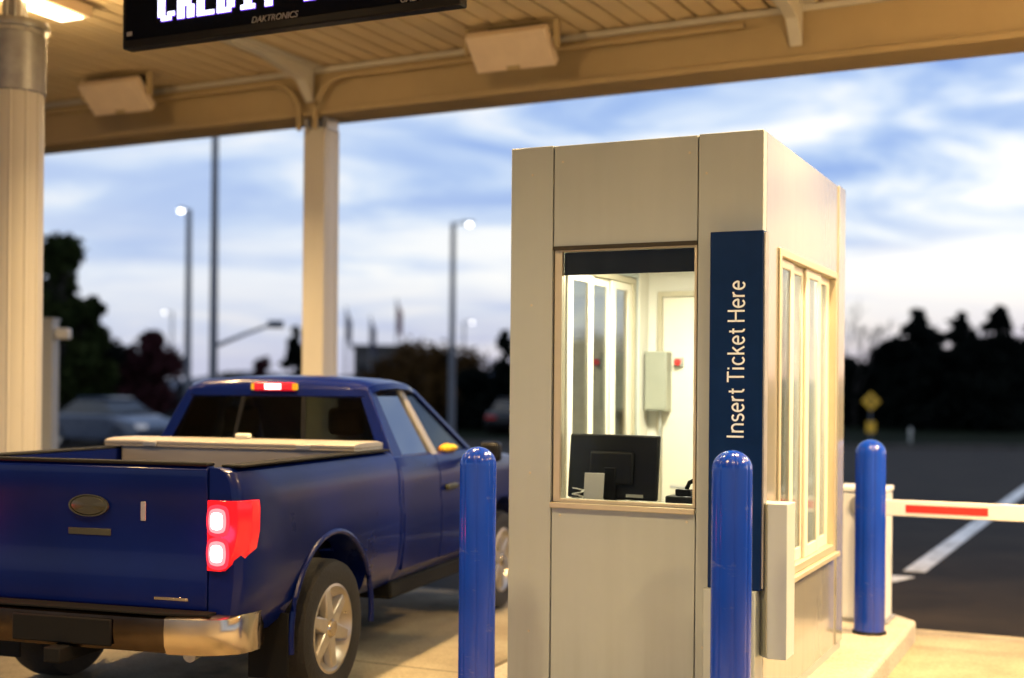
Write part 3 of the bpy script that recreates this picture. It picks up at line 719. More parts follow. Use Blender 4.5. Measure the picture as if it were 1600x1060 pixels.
# ------------------------------------------------------------------ pickup truck
TA = R(17.5)
def pickup():
    vt = Vector((math.cos(TA), -math.sin(TA), 0))
    oldv = Vector((math.cos(R(20)), -math.sin(R(20)), 0)); oldu = Vector((math.sin(R(20)), math.cos(R(20)), 0))
    piv = Vector((-1.05, 7.30, 0)) + oldu * 1.5
    ut = Vector((math.sin(TA), math.cos(TA), 0))
    org = piv - ut * 1.5 - vt * 1.0 + Vector((-.02, .14, 0))
    t = thing('pickup_truck', 'dark blue pickup truck with glowing brake lights leaving the booth', 'pickup truck', org, -TA)
    side = [(.50, .86), (.55, .92), (.64, .965), (.80, .985), (1.00, .988), (1.06, .978), (1.22, .972), (1.31, .955), (1.365, .925), (1.385, .885)]
    def sec(y, wf, zt=1.385, zb=.50):
        k = (zt - .5) / (1.385 - .5)
        R_ = [(x * wf, y, zb + (z - .5) * (zt - zb) / (1.385 - .5)) for (z, x) in side]
        return R_ + [(-p[0], p[1], p[2]) for p in reversed(R_)]
    def lerp(a, b, n): return [a + (b - a) * i / n for i in range(n + 1)]
    # bed
    ys = [(-1.03, .93), (-1.01, .958), (-.97, .975), (-.90, .99), (-.8, 1.0)] + [(y, 1.0) for y in lerp(-.7, .985, 12)]
    bed = MB().loft([sec(y, w) for y, w in ys]).build('bed', M['truck'], t, smooth=True)
    cut1 = MB().box(-.80, .80, -.985, .90, .80, 1.6).build('cut', M['truck'], t)
    cuts = [cut1]
    for s in (-1, 1):
        c = MB().lathe([(.53, .60 * s), (.53, 1.2 * s)], 40, 'x', (0, 0, .43)).build('cut', M['truck'], t); cuts.append(c)
    cuts.append(MB().box(-.775, .775, -1.2, -.93, .62, 1.6).build('cut', M['truck'], t))
    boolean(bed, cuts)
    for s in (-1, 1):
        x0, x1 = sorted((s * .81, s * .93)); MB().box(x0, x1, -.98, .95, 1.386, 1.40).build('rail_cap', M['blackm'], bed, bevel=.006)
    for s in (-1, 1):                        # flared arch lips
        pts = [(s * .985, .535 * math.cos(a_), .43 + .535 * math.sin(a_)) for a_ in lerp(R(-8), R(188), 24)]
        MB().tube(pts, .018, 8).build('wheel_arch', M['truck'], bed, smooth=True)
        MB().box(*sorted((s * .60, s * .70)), -.56, .56, .42, .98).build('wheel_liner', M['blackm'], bed)
    # tailgate
    tg = []
    for z, y in ((.645, -1.02), (.66, -1.035), (.72, -1.038), (.86, -1.03), (.90, -1.022), (1.18, -1.022), (1.22, -1.032), (1.33, -1.045), (1.375, -1.04), (1.392, -1.02)):
        tg.append((y, z))
    poly = tg + [(-.965, 1.392), (-.965, .645)]
    gate = MB().prism(poly, 'x', -.765, .765).build('tailgate', M['truck'], t, bevel=.006)
    MB().box(-.765, .765, -1.043, -.962, 1.3925, 1.41).build('top_cap', M['blackm'], gate, bevel=.006)
    # badge: dark olive oval, with a dark word-mark block beneath and a small lock
    bo = Matrix.Translation((.06, -1.025, 1.17))
    m = MB(); m.lathe([(0, -.018), (.075, -.016), (.085, -.008), (.085, 0), (0, 0)], 36, 'y')
    for v in m.bm.verts: v.co = bo @ Vector((v.co.x * 1.35, v.co.y, v.co.z * .62))
    b_ = m.build('badge', M['badge'], gate, smooth=True)
    m = MB(); m.lathe([(.082, -.017), (.090, -.017), (.092, -.006), (.086, -.004)], 40, 'y', caps=False)
    for v in m.bm.verts: v.co = bo @ Vector((v.co.x * 1.33, v.co.y, v.co.z * .64))
    m.build('badge_rim', M['badge_rim'], b_, smooth=True)
    MB().box(-.07, .19, -1.0265, -1.0225, 1.015, 1.05).build('trim_strip', M['badge'], gate, bevel=.0018)
    MB().box(.37, .40, -1.029, -1.0225, 1.10, 1.20).build('lock', M['steel'], gate, bevel=.006)
    MB().box(.46, .66, -1.0385, -1.0345, .70, .715).build('model_mark', M['chrome'], gate, bevel=.001)
    # tail lamps
    for s in (-1, 1):
        def P_(x, y, z): return (s * x, y, z)
        lm = MB()
        lo = [P_(.775, -1.045, .80), P_(.91, -1.03, .80), P_(.955, -.97, .86), P_(.775, -.98, .80)]
        prof = []
        for z, xo in ((.865, .885), (.90, .925), (.97, .958), (1.06, .975), (1.18, .978), (1.222, .972)):
            prof.append([P_(.775, -1.05, z), P_(.86, -1.053, z), P_(xo - .03, -1.048, z), P_(xo + .018, -.985, z), P_(xo + .018, -.90, z), P_(.79, -.95, z)])
        if s < 0: prof = [list(reversed(p)) for p in prof]
        lm = lm.loft(prof).build('tail_lamp', M['lens_red'], t, bevel=.006)
        for zz in (.955, 1.120):  # nested glowing domes paint the glow fading out around each bulb
            def dome(r, yy, name, mat, par):
                m = MB(); m.lathe([(0, -.012), (r * .55, -.010), (r * .9, -.005), (r, 0)], 28, 'y', caps=False)
                for v in m.bm.verts:
                    c_ = v.co; q_ = 1 / max(abs(math.cos(math.atan2(c_.z, c_.x))), abs(math.sin(math.atan2(c_.z, c_.x)))) if (c_.x or c_.z) else 1
                    k_ = 1 + (q_ - 1) * .45
                    v.co = Vector((s * .838 + c_.x * k_ * .92, yy + c_.y, zz + c_.z * k_ * 1.15))
                return m.build(name, mat, par, smooth=True)
            rf_ = dome(.072, -1.0525, 'outer_glow', M['lens_mid'], lm)
            dome(.056, -1.0585, 'halo', M['lens_pink'], lm); dome(.040, -1.0645, 'bulb', M['lens_hot'], lm)
        pl = bpy.data.lights.new('lamp', 'POINT'); pl.energy = 5.5; pl.color = (1, .02, .06); pl.shadow_soft_size = .05
        po = bpy.data.objects.new('lamp', pl); col.objects.link(po); po.parent = t; po.location = (s * .838, -1.15, 1.04)
    # rear bumper
    bp = []
    for x, y in ((-.96, -.86), (-.93, -1.03), (-.80, -1.12), (-.55, -1.155), (0, -1.165), (.55, -1.155), (.80, -1.12), (.93, -1.03), (.96, -.86)):
        bp.append([(x, y + .02, .45), (x, y, .49), (x, y - .005, .56), (x, y, .625), (x, y + .03, .64), (x * .96, y + .14, .64), (x * .96, y + .14, .45)])
    bm_ = MB().loft(bp).build('rear_bumper', M['bumper'], t, smooth=True)
    for s in (-1, 1):  # brighter chrome pieces added to paint the reflection at the bumper ends
        ec = []
        for x, y in ((.60, -1.155), (.72, -1.14), (.80, -1.126), (.87, -1.085), (.935, -1.036), (.965, -.95), (.967, -.86)):
            x *= s
            ec.append([(x, y + .02, .445), (x, y - .004, .49), (x, y - .009, .56), (x, y - .004, .627), (x, y + .03, .643), (x * .95, y + .09, .643), (x * .95, y + .09, .445)])
        MB().loft(ec).build('bright_end', M['chrome'], bm_, smooth=True)
    MB().prism([(-.82, -1.10), (-.55, -1.15), (.55, -1.15), (.82, -1.10), (.82, -1.02), (-.82, -1.02)], 'z', .6405, .655).build('step_pad', M['blackm'], bm_, bevel=.004)
    MB().box(-.30, .30, -1.178, -1.160, .47, .61).build('plate_recess', M['blackm'], bm_, bevel=.01)
    m = MB(); m.box(-.05, .05, -1.25, -.9, .38, .46); m.build('tow_hitch', M['blackm'], bm_, bevel=.008)
    # cab lower body + bonnet
    ys = [(1.0, .98, 1.36), (1.03, 1.0, 1.36)] + [(y, 1.0, 1.36 - .02 * (y - 1) / 1.5) for y in lerp(1.2, 2.5, 8)] + [(2.7, 1.0, 1.31), (3.2, .995, 1.28), (3.6, .985, 1.25), (3.95, .96, 1.21), (4.12, .90, 1.15)]
    cab = MB().loft([sec(y, w, zt) for y, w, zt in ys]).build('cab_body', M['truck'], t, smooth=True)
    cuts = []
    for s in (-1, 1):
        cuts.append(MB().lathe([(.50, .60 * s), (.50, 1.2 * s)], 40, 'x', (0, 3.2, .42)).build('cut', M['truck'], t))
    cuts.append(MB().box(-.86, .86, 1.08, 2.35, .75, 1.6).build('cut', M['truck'], t))
    boolean(cab, cuts)
    # doors follow the body section, 5 mm proud
    for s in (-1, 1):
        def dsec(y, o):
            pts = [(z, x) for z, x in side if z > .56]
            return [(s * (x + o), y, z - .04) for z, x in pts] + [(s * (x - .03), y, z - .04) for z, x in reversed(pts)]
        secs = [dsec(y, .006) for y in lerp(1.06, 1.74, 4)]
        dd = MB().loft(secs).build('rear_door', M['truck'], t, bevel=.004)
        secs = [dsec(y, .006) for y in lerp(1.755, 2.62, 5)]
        dd = MB().loft(secs).build('door', M['truck'], t, bevel=.004)
        m = MB(); x = s * .985
        m.box(*sorted((x, x + s * .035)), 1.82, 2.02, 1.075, 1.115); m.build('handle', M['badge'], dd, bevel=.012)
        m = MB(); m.box(*sorted((s * .975, s * 1.10)), 2.36, 2.40, 1.28, 1.32); mr = m.build('side_mirror', M['black'], dd, bevel=.01)
        MB().box(*sorted((s * 1.06, s * 1.22)), 2.35, 2.44, 1.25, 1.40).build('mirror_shell', M['black'], mr, bevel=.03, seg=3)
        MB().box(*sorted((s * .995, s * 1.004)), 1.08, 2.6, .60, .635).build('side_moulding', M['blackm'], dd, bevel=.004) if False else None
    MB().box(-.90, .90, 1.05, 2.6, .40, .52).build('sill', M['blackm'], t, bevel=.02)
    # roof
    def roof_sec(y, hw, z):
        return [(-hw, y, z - .075), (-hw * .97, y, z - .035), (-hw * .82, y, z - .008), (-hw * .4, y, z + .010), (0, y, z + .014), (hw * .4, y, z + .010), (hw * .82, y, z - .008), (hw * .97, y, z - .035), (hw, y, z - .075),
                (hw * .9, y, z - .085), (0, y, z - .05), (-hw * .9, y, z - .085)]
    rs = [(1.13, .66, 1.80), (1.155, .70, 1.835), (1.23, .725, 1.86), (1.5, .735, 1.872), (1.75, .73, 1.862), (1.92, .705, 1.835), (1.99, .68, 1.80)]
    rf = MB().loft([roof_sec(*q) for q in rs]).build('roof', M['truck'], t, smooth=True)
    # pillars and glass.  base line z 1.325 .. header 1.775
    def bx(z): return .925 + (.695 - .925) * (z - 1.325) / .45       # tumblehome
    for s in (-1, 1):
        def P_(y, z, inn=0): return Vector((s * (bx(z) - inn), y, z))
        def pillar(y0, y1, y0t, y1t, name='pillar', mat=M['truck'], o=0):
            b = [P_(y0, 1.31, -o), P_(y1, 1.31, -o), P_(y1, 1.31, .05), P_(y0, 1.31, .05)]
            tt = [P_(y0t, 1.79, -o), P_(y1t, 1.79, -o), P_(y1t, 1.79, .05), P_(y0t, 1.79, .05)]
            return MB().hexa(b, tt).build(name, mat, t, bevel=.008)
        pillar(1.03, 1.20, 1.13, 1.24)                       # rear corner
        pillar(1.735, 1.845, 1.66, 1.74, 'door_pillar', M['alu_box'], .002)  # pale metal stands for the reflection on this pillar
        pillar(2.53, 2.62, 1.90, 1.97)                       # windscreen post
        def pane(name, y0, y1, y0t, y1t, mat):
            b = [P_(y0, 1.325, .018), P_(y1, 1.325, .018), P_(y1, 1.325, .024), P_(y0, 1.325, .024)]
            tt = [P_(y0t, 1.78, .018), P_(y1t, 1.78, .018), P_(y1t, 1.78, .024), P_(y0t, 1.78, .024)]
            return MB().hexa(b, tt).build(name, mat, t)
        pane('quarter_window', 1.19, 1.74, 1.235, 1.665, M['car_glass2'])
        pane('door_window', 1.84, 2.535, 1.735, 1.905, M['car_glass'])
    # rear window surround (blue) and glass
    m = MB()
    def q(x, z): return (x, 1.03 + (z - 1.325) * .22, z)
    m.hexa([q(-.90, 1.31), q(.90, 1.31), (.90, 1.09, 1.31), (-.90, 1.09, 1.31)], [q(-.885, 1.37), q(.885, 1.37), (.885, 1.10, 1.37), (-.885, 1.10, 1.37)])
    m.hexa([q(-.70, 1.735), q(.70, 1.735), (.70, 1.18, 1.735), (-.70, 1.18, 1.735)], [q(-.68, 1.80), q(.68, 1.80), (.68, 1.19, 1.80), (-.68, 1.19, 1.80)])
    for s in (-1, 1):
        m.hexa([q(s * .90, 1.371), q(s * .80, 1.371), (s * .80, 1.12, 1.371), (s * .90, 1.12, 1.371)], [q(s * .72, 1.734), q(s * .635, 1.734), (s * .635, 1.18, 1.734), (s * .72, 1.18, 1.734)])
    m.build('rear_window_frame', M['truck'], t, bevel=.008)
    g_ = MB().hexa([q(-.80, 1.371), q(.80, 1.371), (.80, 1.05, 1.371), (-.80, 1.05, 1.371)], [q(-.64, 1.734), q(.64, 1.734), (.64, 1.13, 1.734), (-.64, 1.13, 1.734)]).build('rear_window', M['car_glass'], t)
    for x in (-.30, .24):
        MB().hexa([(x, 1.035, 1.371), (x + .03, 1.035, 1.371), (x + .03, 1.045, 1.371), (x, 1.045, 1.371)], [(x * .85, 1.112, 1.734), (x * .85 + .03, 1.112, 1.734), (x * .85 + .03, 1.122, 1.734), (x * .85, 1.122, 1.734)]).build('slider_bar', M['black'], g_)
    # windscreen
    MB().hexa([(-.86, 2.60, 1.33), (.86, 2.60, 1.33), (.86, 2.61, 1.33), (-.86, 2.61, 1.33)], [(-.66, 1.95, 1.775), (.66, 1.95, 1.775), (.66, 1.96, 1.775), (-.66, 1.96, 1.775)]).build('windscreen', M['car_glass'], t)
    # high brake lamp
    hl = MB().box(-.15, .15, 1.085, 1.14, 1.775, 1.83).build('high_brake_lamp', M['lens_red'], t, bevel=.01)
    MB().box(-.06, .06, 1.079, 1.0845, 1.785, 1.82).build('bulb', M['lens_hot'], hl, bevel=.01)
    for s in (-1, 1): MB().box(*sorted((s * .145, s * .17)), 1.085, 1.13, 1.78, 1.825).build('cargo_lamp', M['amber'], hl, bevel=.006)
    # interior
    for x in (-.42, .40):
        s_ = MB().box(x - .25, x + .25, 1.35, 1.52, .85, 1.42).build('seat', M['seat'], t, bevel=.05, seg=3)
        MB().box(x - .13, x + .13, 1.36, 1.46, 1.47, 1.66).build('headrest', M['seat'], s_, bevel=.04, seg=3)
    MB().box(-.86, .86, 2.2, 2.5, .9, 1.33).build('dashboard', M['blackm'], t, bevel=.04)
    MB().tube([(-.42 + .18 * math.cos(k * R(15)), 2.08 + .04 * math.sin(k * R(15)), 1.25 + .17 * math.sin(k * R(15))) for k in range(25)], .014, 8).build('steering_wheel', M['blackm'], t, smooth=True)
    # wheels
    def wheel(x, y, s):
        w = MB().lathe([(.26, -.12), (.34, -.135), (.385, -.12), (.40, -.08), (.402, 0), (.40, .08), (.385, .12), (.34, .135), (.26, .12)], 56, 'x', (x, y, .402), caps=False).build('wheel', M['tyre'], t, smooth=True)
        rim = MB().lathe([(.255, -.11), (.262, s * .118), (.245, s * .122), (.225, s * .085), (.20, s * .06), (.0, s * .055)] if s > 0 else [(.255, .11), (.262, -.118), (.245, -.122), (.225, -.085), (.20, -.06), (.0, -.055)], 48, 'x', (x, y, .402), caps=False).build('rim', M['alloy'], w, smooth=True)
        m = MB()
        for k in range(6):
            a_ = k * R(60) + .2
            rot = Matrix.Translation((x, y, .402)) @ Matrix.Rotation(a_, 4, 'X')
            x0, x1 = sorted((s * .058, s * .108))
            m.hexa([rot @ Vector((x0, -.055, .05)), rot @ Vector((x1, -.045, .05)), rot @ Vector((x1, .045, .05)), rot @ Vector((x0, .055, .05))],
                   [rot @ Vector((x0, -.04, .235)), rot @ Vector((x1, -.03, .235)), rot @ Vector((x1, .03, .235)), rot @ Vector((x0, .04, .235))])
        m.build('spoke', M['alloy'], w, bevel=.008)
        MB().lathe([(0, s * .125), (.045, s * .122), (.062, s * .10), (.065, s * .055), (0, s * .055)], 24, 'x', (x, y, .402)).build('hub_cap', M['chrome'], w, smooth=True)
        m = MB()
        for k in range(12):
            a_ = k * R(30)
            rot = Matrix.Translation((x, y, .402)) @ Matrix.Rotation(a_, 4, 'X')
            x0, x1 = sorted((s * .0562, s * .059)); m.box(x0, x1, -.02, .02, .16, .205, rot)
        m.build('rim_slot', M['blackm'], w)
    for s in (-1, 1):
        wheel(s * .865, 0, s); wheel(s * .865, 3.2, s)
    MB().tube([(-.75, 0, .40), (-.12, 0, .40), (0, 0, .40), (.12, 0, .40), (.75, 0, .40)], [.05, .06, .15, .06, .05], 14).build('rear_axle', M['blackm'], t, smooth=True)
    m = MB()
    for x in (-.45, .45): m.box(x - .05, x + .05, -1.0, 3.9, .48, .60)
    m.build('chassis_rail', M['blackm'], t)
    MB().tube([(.58, -.2, .48), (.62, -.7, .44), (.66, -1.02, .42)], .035, 12).build('exhaust_pipe', M['steel'], t, smooth=True)
    for s in (-1, 1):
        MB().box(*sorted((s * .74, s * .98)), -.56, -.545, .22, .58).build('mud_flap', M['blackm'], t, bevel=.004)
    MB().box(-.80, .80, 4.05, 4.22, .45, .70).build('front_bumper', M['chrome'], t, bevel=.04)
    for s in (-1, 1): MB().box(*sorted((s * .62, s * .90)), 3.98, 4.16, .85, 1.08).build('headlight', M['headlamp'], t, bevel=.03)
    MB().box(-.60, .60, 4.08, 4.15, .78, 1.08).build('grille', M['chrome'], t, bevel=.02)
    # tool box across the bed
    tb = thing('tool_box', 'long pale aluminium tool box lying across the pickup bed', 'tool box', (0, 0, 0), 0)
    tb.location = org + Matrix.Rotation(-TA, 3, 'Z') @ Vector((0, .70, 1.402)); tb.rotation_euler.z = -TA
    MB().box(-.90, .90, -.24, .20, 0, .016).build('rim', M['alu_box'], tb, bevel=.006)
    MB().box(-.78, .78, -.22, .18, -.32, -.001).build('tub', M['alu_box'], tb, bevel=.006)
    MB().prism([(-.24, .0165), (.20, .0165), (.20, .042), (.12, .054), (-.16, .054), (-.24, .042)], 'x', -.90, .90).build('lid', M['alu_box'], tb, bevel=.006)
    for x in (-.55, .55): MB().box(x - .05, x + .05, -.252, -.241, .005, .038).build('latch', M['steel'], tb, bevel=.004)
    MB().box(-.06, .04, -.02, .03, .0545, .09).build('lid_handle', M['paper'], tb, bevel=.01)
pickup()
hv = thing('safety_vest', 'yellow and orange cloth bundled at the sill of the pickup side window', 'vest', (0, 0, 0), -TA)
TM = [o for o in bpy.data.objects if o.name == 'pickup_truck'][0]
hv.scale = (.75, .8, .75); hv.location = TM.location + Matrix.Rotation(-TA, 3, 'Z') @ Vector((.90, 2.10, 1.345))
m = MB(); n_ = 14; rv = random.Random(8)
m.loft([[(.055 * math.cos(k * R(36)) * (1 + rv.uniform(-.2, .2)) * w_, y_, .04 * math.sin(k * R(36)) * (1 + rv.uniform(-.25, .25)) * w_ + .02) for k in range(10)] for y_, w_ in ((-.16, .5), (-.11, .9), (-.03, 1.1), (.05, .85), (.12, 1.0), (.17, .5))])
m.build('cloth', M['vest'], hv, smooth=True)

# ------------------------------------------------------------------ vegetation
def at(px, py_or_none, d, z=0):
    return Vector(((px - 800) / 2000 * d, d, z))
def leaves(m_name, mat, parent, pts, size, seed, flat=.0):
    rr = random.Random(seed)
    vs = []; fs = []
    for (x, y, z) in pts:
        n = Vector((rr.gauss(0, 1), rr.gauss(0, 1), rr.gauss(0, 1))).normalized()
        a_ = n.orthogonal().normalized(); b_ = n.cross(a_)
        th = rr.uniform(0, 6.28); c, s = math.cos(th), math.sin(th)
        e1 = (a_ * c + b_ * s) * size * rr.uniform(.6, 1.3); e2 = (b_ * c - a_ * s) * size * rr.uniform(.35, .7)
        p = Vector((x, y, z)); k = len(vs)
        vs += [p - e1, p + e2, p + e1, p - e2]; fs.append((k, k + 1, k + 2, k + 3))
    me = bpy.data.meshes.new(m_name); me.from_pydata(vs, [], fs); me.materials.append(mat)
    o = bpy.data.objects.new(m_name, me); col.objects.link(o); o.parent = parent
    return o
def broadleaf(loc, h, w, label, mat, seed, n=2600, leaf=.2, group=None, cat='tree', name='tree', trunk=.35, squash=1.0):
    rr = random.Random(seed)
    t = thing(name, label, cat, loc, 0, group)
    m = MB(); tr = h * trunk
    m.tube([(0, 0, -.1), (.05, 0, tr * .5), (0, .05, tr), (.1, 0, h * .75)], [h * .03, h * .025, h * .02, h * .006], 8)
    cl = []
    for k in range(22):
        an = rr.uniform(0, 6.28); q = math.sqrt(rr.random()) * .78
        zz = rr.uniform(.12, 1.0)
        wz = math.sin(math.pi * min(1, max(.08, (zz * .86 + .12)))) ** .6
        c = (math.cos(an) * q * w / 2 * wz, math.sin(an) * q * w / 2 * wz, tr * .6 + (h - tr * .6) * zz * .92)
        r = rr.uniform(.13, .24) * w
        cl.append((c, r))
        m.tube([(0, 0, tr * rr.uniform(.6, 1)), (c[0] * .5, c[1] * .5, (tr + c[2]) / 2), c], [h * .012, h * .008, h * .003], 5)
    m.build('trunk', M['bark'], t, smooth=True)
    pts = []
    for k in range(n):
        c, r = rr.choice(cl)
        d = Vector((rr.gauss(0, 1), rr.gauss(0, 1), rr.gauss(0, 1) * .8)).normalized() * r * (rr.random() ** .45) * rr.uniform(.85, 1.15)
        pts.append((c[0] + d.x, c[1] + d.y, max(.1, c[2] + d.z * squash)))
    leaves('crown', mat, t, pts, leaf, seed)
    return t
def conifer(loc, h, w, label, mat, seed, n=4200, leaf=.28, group=None):
    rr = random.Random(seed)
    t = thing('conifer_tree', label, 'tree', loc, 0, group)
    m = MB(); m.tube([(0, 0, -.1), (0, 0, h * .97)], [h * .022, .02], 8)
    pts = []
    nb = int(h * 13)
    for k in range(nb):
        f = rr.random() ** .85
        z = h * (.04 + .95 * f)
        L = w / 2 * (1 - f) ** .72 * rr.uniform(.4, 1.25) + .06
        an = rr.uniform(0, 6.28); tip = Vector((math.cos(an) * L, math.sin(an) * L, z - L * rr.uniform(.05, .35)))
        m.tube([(0, 0, z), tip], [.03, .008], 4)
        for q in range(max(4, int(n / nb))):
            s = rr.random() ** .6
            p = Vector((0, 0, z)).lerp(tip, s)
            sp = .11 * L + .05
            pts.append((p.x + rr.gauss(0, sp), p.y + rr.gauss(0, sp), p.z + rr.gauss(0, sp * .7)))
    m.build('trunk', M['bark'], t)
    leaves('crown', mat, t, pts, leaf, seed)
    return t
def bare(loc, h, label, seed):
    rr = random.Random(seed)
    t = thing('bare_tree', label, 'tree', loc, 0)
    m = MB()
    def grow(p, d, L, r, lev):
        q = p + d * L
        m.tube([p, (p + q) / 2 + Vector((rr.gauss(0, .04), rr.gauss(0, .04), 0)) * L, q], [r, r * .85, r * .65], 5 if lev > 1 else 7, caps=False)
        if lev >= 5: return
        for k in range(rr.choice((2, 3, 3))):
            nd = (d + Vector((rr.gauss(0, .42), rr.gauss(0, .42), rr.gauss(.16, .22)))).normalized()
            grow(q, nd, L * rr.uniform(.62, .86), r * .62, lev + 1)
    grow(Vector((0, 0, -.1)), Vector((0, 0, 1)), h * .20, h * .013, 0)
    m.build('trunk', M['bark'], t)
    return t
# left side
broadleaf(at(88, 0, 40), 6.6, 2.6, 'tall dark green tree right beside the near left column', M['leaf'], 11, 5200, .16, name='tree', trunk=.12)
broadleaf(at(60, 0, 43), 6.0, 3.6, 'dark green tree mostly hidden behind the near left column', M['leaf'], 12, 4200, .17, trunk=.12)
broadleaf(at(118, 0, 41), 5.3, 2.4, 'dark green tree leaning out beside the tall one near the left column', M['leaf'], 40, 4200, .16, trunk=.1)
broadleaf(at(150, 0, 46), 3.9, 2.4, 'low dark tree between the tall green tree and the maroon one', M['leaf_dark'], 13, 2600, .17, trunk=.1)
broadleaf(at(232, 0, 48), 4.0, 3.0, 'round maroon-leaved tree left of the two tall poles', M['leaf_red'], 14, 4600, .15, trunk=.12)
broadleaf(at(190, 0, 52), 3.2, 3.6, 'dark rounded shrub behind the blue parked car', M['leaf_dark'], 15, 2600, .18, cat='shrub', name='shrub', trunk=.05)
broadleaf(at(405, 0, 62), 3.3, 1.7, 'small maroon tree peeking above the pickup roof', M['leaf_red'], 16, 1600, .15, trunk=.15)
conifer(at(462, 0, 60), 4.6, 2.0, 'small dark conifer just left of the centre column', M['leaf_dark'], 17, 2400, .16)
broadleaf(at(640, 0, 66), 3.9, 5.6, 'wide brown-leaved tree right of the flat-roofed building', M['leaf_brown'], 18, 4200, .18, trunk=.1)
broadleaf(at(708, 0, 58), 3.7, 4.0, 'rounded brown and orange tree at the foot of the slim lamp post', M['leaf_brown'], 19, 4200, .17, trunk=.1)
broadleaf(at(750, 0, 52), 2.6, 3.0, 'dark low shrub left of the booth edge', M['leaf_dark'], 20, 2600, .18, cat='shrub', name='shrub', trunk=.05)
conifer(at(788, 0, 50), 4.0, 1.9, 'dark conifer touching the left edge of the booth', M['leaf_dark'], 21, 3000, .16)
# seen through the booth, and right
broadleaf(at(930, 0, 62), 4.6, 5.0, 'dark tree seen through the booth glass', M['leaf_dark'], 22, 2600, .2, trunk=.1)
bare(at(1337, 0, 62), 9.0, 'bare twiggy tree right of the booth corner', 5)
specs = [(1395, 62, 4.2, 5.2, 31), (1432, 60, 5.4, 4.0, 32), (1500, 66, 5.6, 3.4, 33), (1560, 60, 5.5, 4.4, 34), (1620, 62, 5.0, 4.4, 35), (1465, 58, 4.2, 4.6, 36), (1530, 57, 3.9, 4.6, 37), (1375, 64, 3.4, 4.4, 38), (1690, 60, 5.6, 4.6, 39)]
labels = ['ragged dark conifer beside the bare tree', 'broad dark conifer with a jagged top, left of the far pair', 'narrow dark conifer behind the middle of the row', 'pointed tall conifer near the right edge', 'dark conifer cut by the right edge of the picture',
          'lower dense conifer filling the gap left of the narrow one', 'lower dense conifer filling the gap before the pointed one', 'short spreading conifer behind the yellow sign', 'tall conifer beyond the right edge']
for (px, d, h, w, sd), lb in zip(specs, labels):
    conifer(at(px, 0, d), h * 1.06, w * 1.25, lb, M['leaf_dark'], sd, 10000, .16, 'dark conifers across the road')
# dense undergrowth behind the trees (nobody could count it)
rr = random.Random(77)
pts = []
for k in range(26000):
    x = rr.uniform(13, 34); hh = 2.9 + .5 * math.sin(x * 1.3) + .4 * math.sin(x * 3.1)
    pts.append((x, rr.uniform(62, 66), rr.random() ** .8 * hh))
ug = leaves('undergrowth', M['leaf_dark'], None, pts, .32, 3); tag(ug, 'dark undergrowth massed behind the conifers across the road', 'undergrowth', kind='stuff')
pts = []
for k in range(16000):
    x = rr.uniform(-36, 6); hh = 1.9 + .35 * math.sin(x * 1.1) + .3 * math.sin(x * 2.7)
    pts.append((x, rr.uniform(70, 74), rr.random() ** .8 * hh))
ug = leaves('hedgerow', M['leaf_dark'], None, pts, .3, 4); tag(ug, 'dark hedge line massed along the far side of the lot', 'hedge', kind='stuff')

# ------------------------------------------------------------------ poles, flags, sign, fence, building, cars
def lamp_post(px, d, h, r, label, arm=None, lit=True, side=1, cat='lamp post'):
    t = thing('lamp_post', label, cat, at(px, 0, d), 0)
    MB().tube([(0, 0, 0), (0, 0, h)], [r, r * .7], 12).build('pole', M['pole'], t, smooth=True)
    if lit:
        MB().tube([(0, 0, h - .05), (side * .35, 0, h + .02)], .035, 8).build('arm', M['pole'], t, smooth=True)
        hd = MB().box(*sorted((side * .3, side * .72)), -.13, .13, h - .03, h + .06).build('lamp_head', M['pole'], t, bevel=.03)
        MB().lathe([(0, -.11), (.07, -.09), (.10, -.035), (0, -.031)], 20, c=(side * .56, -.03, h)).build('lens', M['far_lamp'], hd, smooth=True)
    return t
p1 = lamp_post(333, 34, 9.2, .125, 'tallest grey pole with a side arm, left of the centre column', lit=False, cat='pole')
MB().tube([(0, 0, 2.85), (.9, 0, 3.22), (1.52, 0, 3.45)], [.06, .045, .04], 8).build('side_arm', M['pole'], p1, smooth=True)
MB().box(1.45, 1.85, -.12, .12, 3.36, 3.56).build('lamp_head', M['pole'], p1, bevel=.03)
lamp_post(293, 42, 7.6, .13, 'grey lamp post with a lit head, left of the tallest pole', side=-.45)
lamp_post(706, 44, 7.5, .12, 'slim lamp post with a lit head left of the booth', side=1)
lamp_post(724, 88, 6.4, .10, 'small distant lit lamp post beside the slim one', side=1)
lamp_post(268, 95, 7.3, .10, 'faint distant lit lamp post above the maroon tree', side=-1)
lamp_post(1588, 58, 1.15, .06, 'short lit lamp in front of the dark conifers at right', side=-1)
def flag(px, d, h, label, cloth):
    t = thing('flagpole', label, 'flagpole', at(px, 0, d), 0, 'flagpoles beyond the lot')
    MB().tube([(0, 0, 0), (0, 0, h)], [.09, .04], 8).build('pole', M['pole'], t, smooth=True)
    m = MB()
    for i in range(8):
        for j in range(6):
            def q(i, j):
                x = i / 8 * .8; z = h - .2 - j / 6 * 1.9 - x * 1.1
                return (x * .45 + .02, .12 * math.sin(i * 1.1 + j * .5), z)
            m.quad(q(i, j), q(i + 1, j), q(i + 1, j + 1), q(i, j + 1))
    m.build('flag', M[cloth], t, smooth=True)
flag(540, 85, 7.2, 'dark flag hanging on the leftmost of the three flagpoles', 'flag_dark')
flag(578, 88, 6.8, 'middle flagpole with a limp dark flag', 'flag_dark')
flag(619, 85, 7.8, 'reddish flag hanging on the rightmost of the three flagpoles', 'flag_red')
ys_ = thing('warning_sign', 'yellow diamond warning sign with a smaller plate on its post', 'road sign', at(1361, 0, 44), 0)
MB().tube([(0, .02, 0), (0, .02, 1.75)], .03, 8).build('post', M['pole'], ys_, smooth=True)
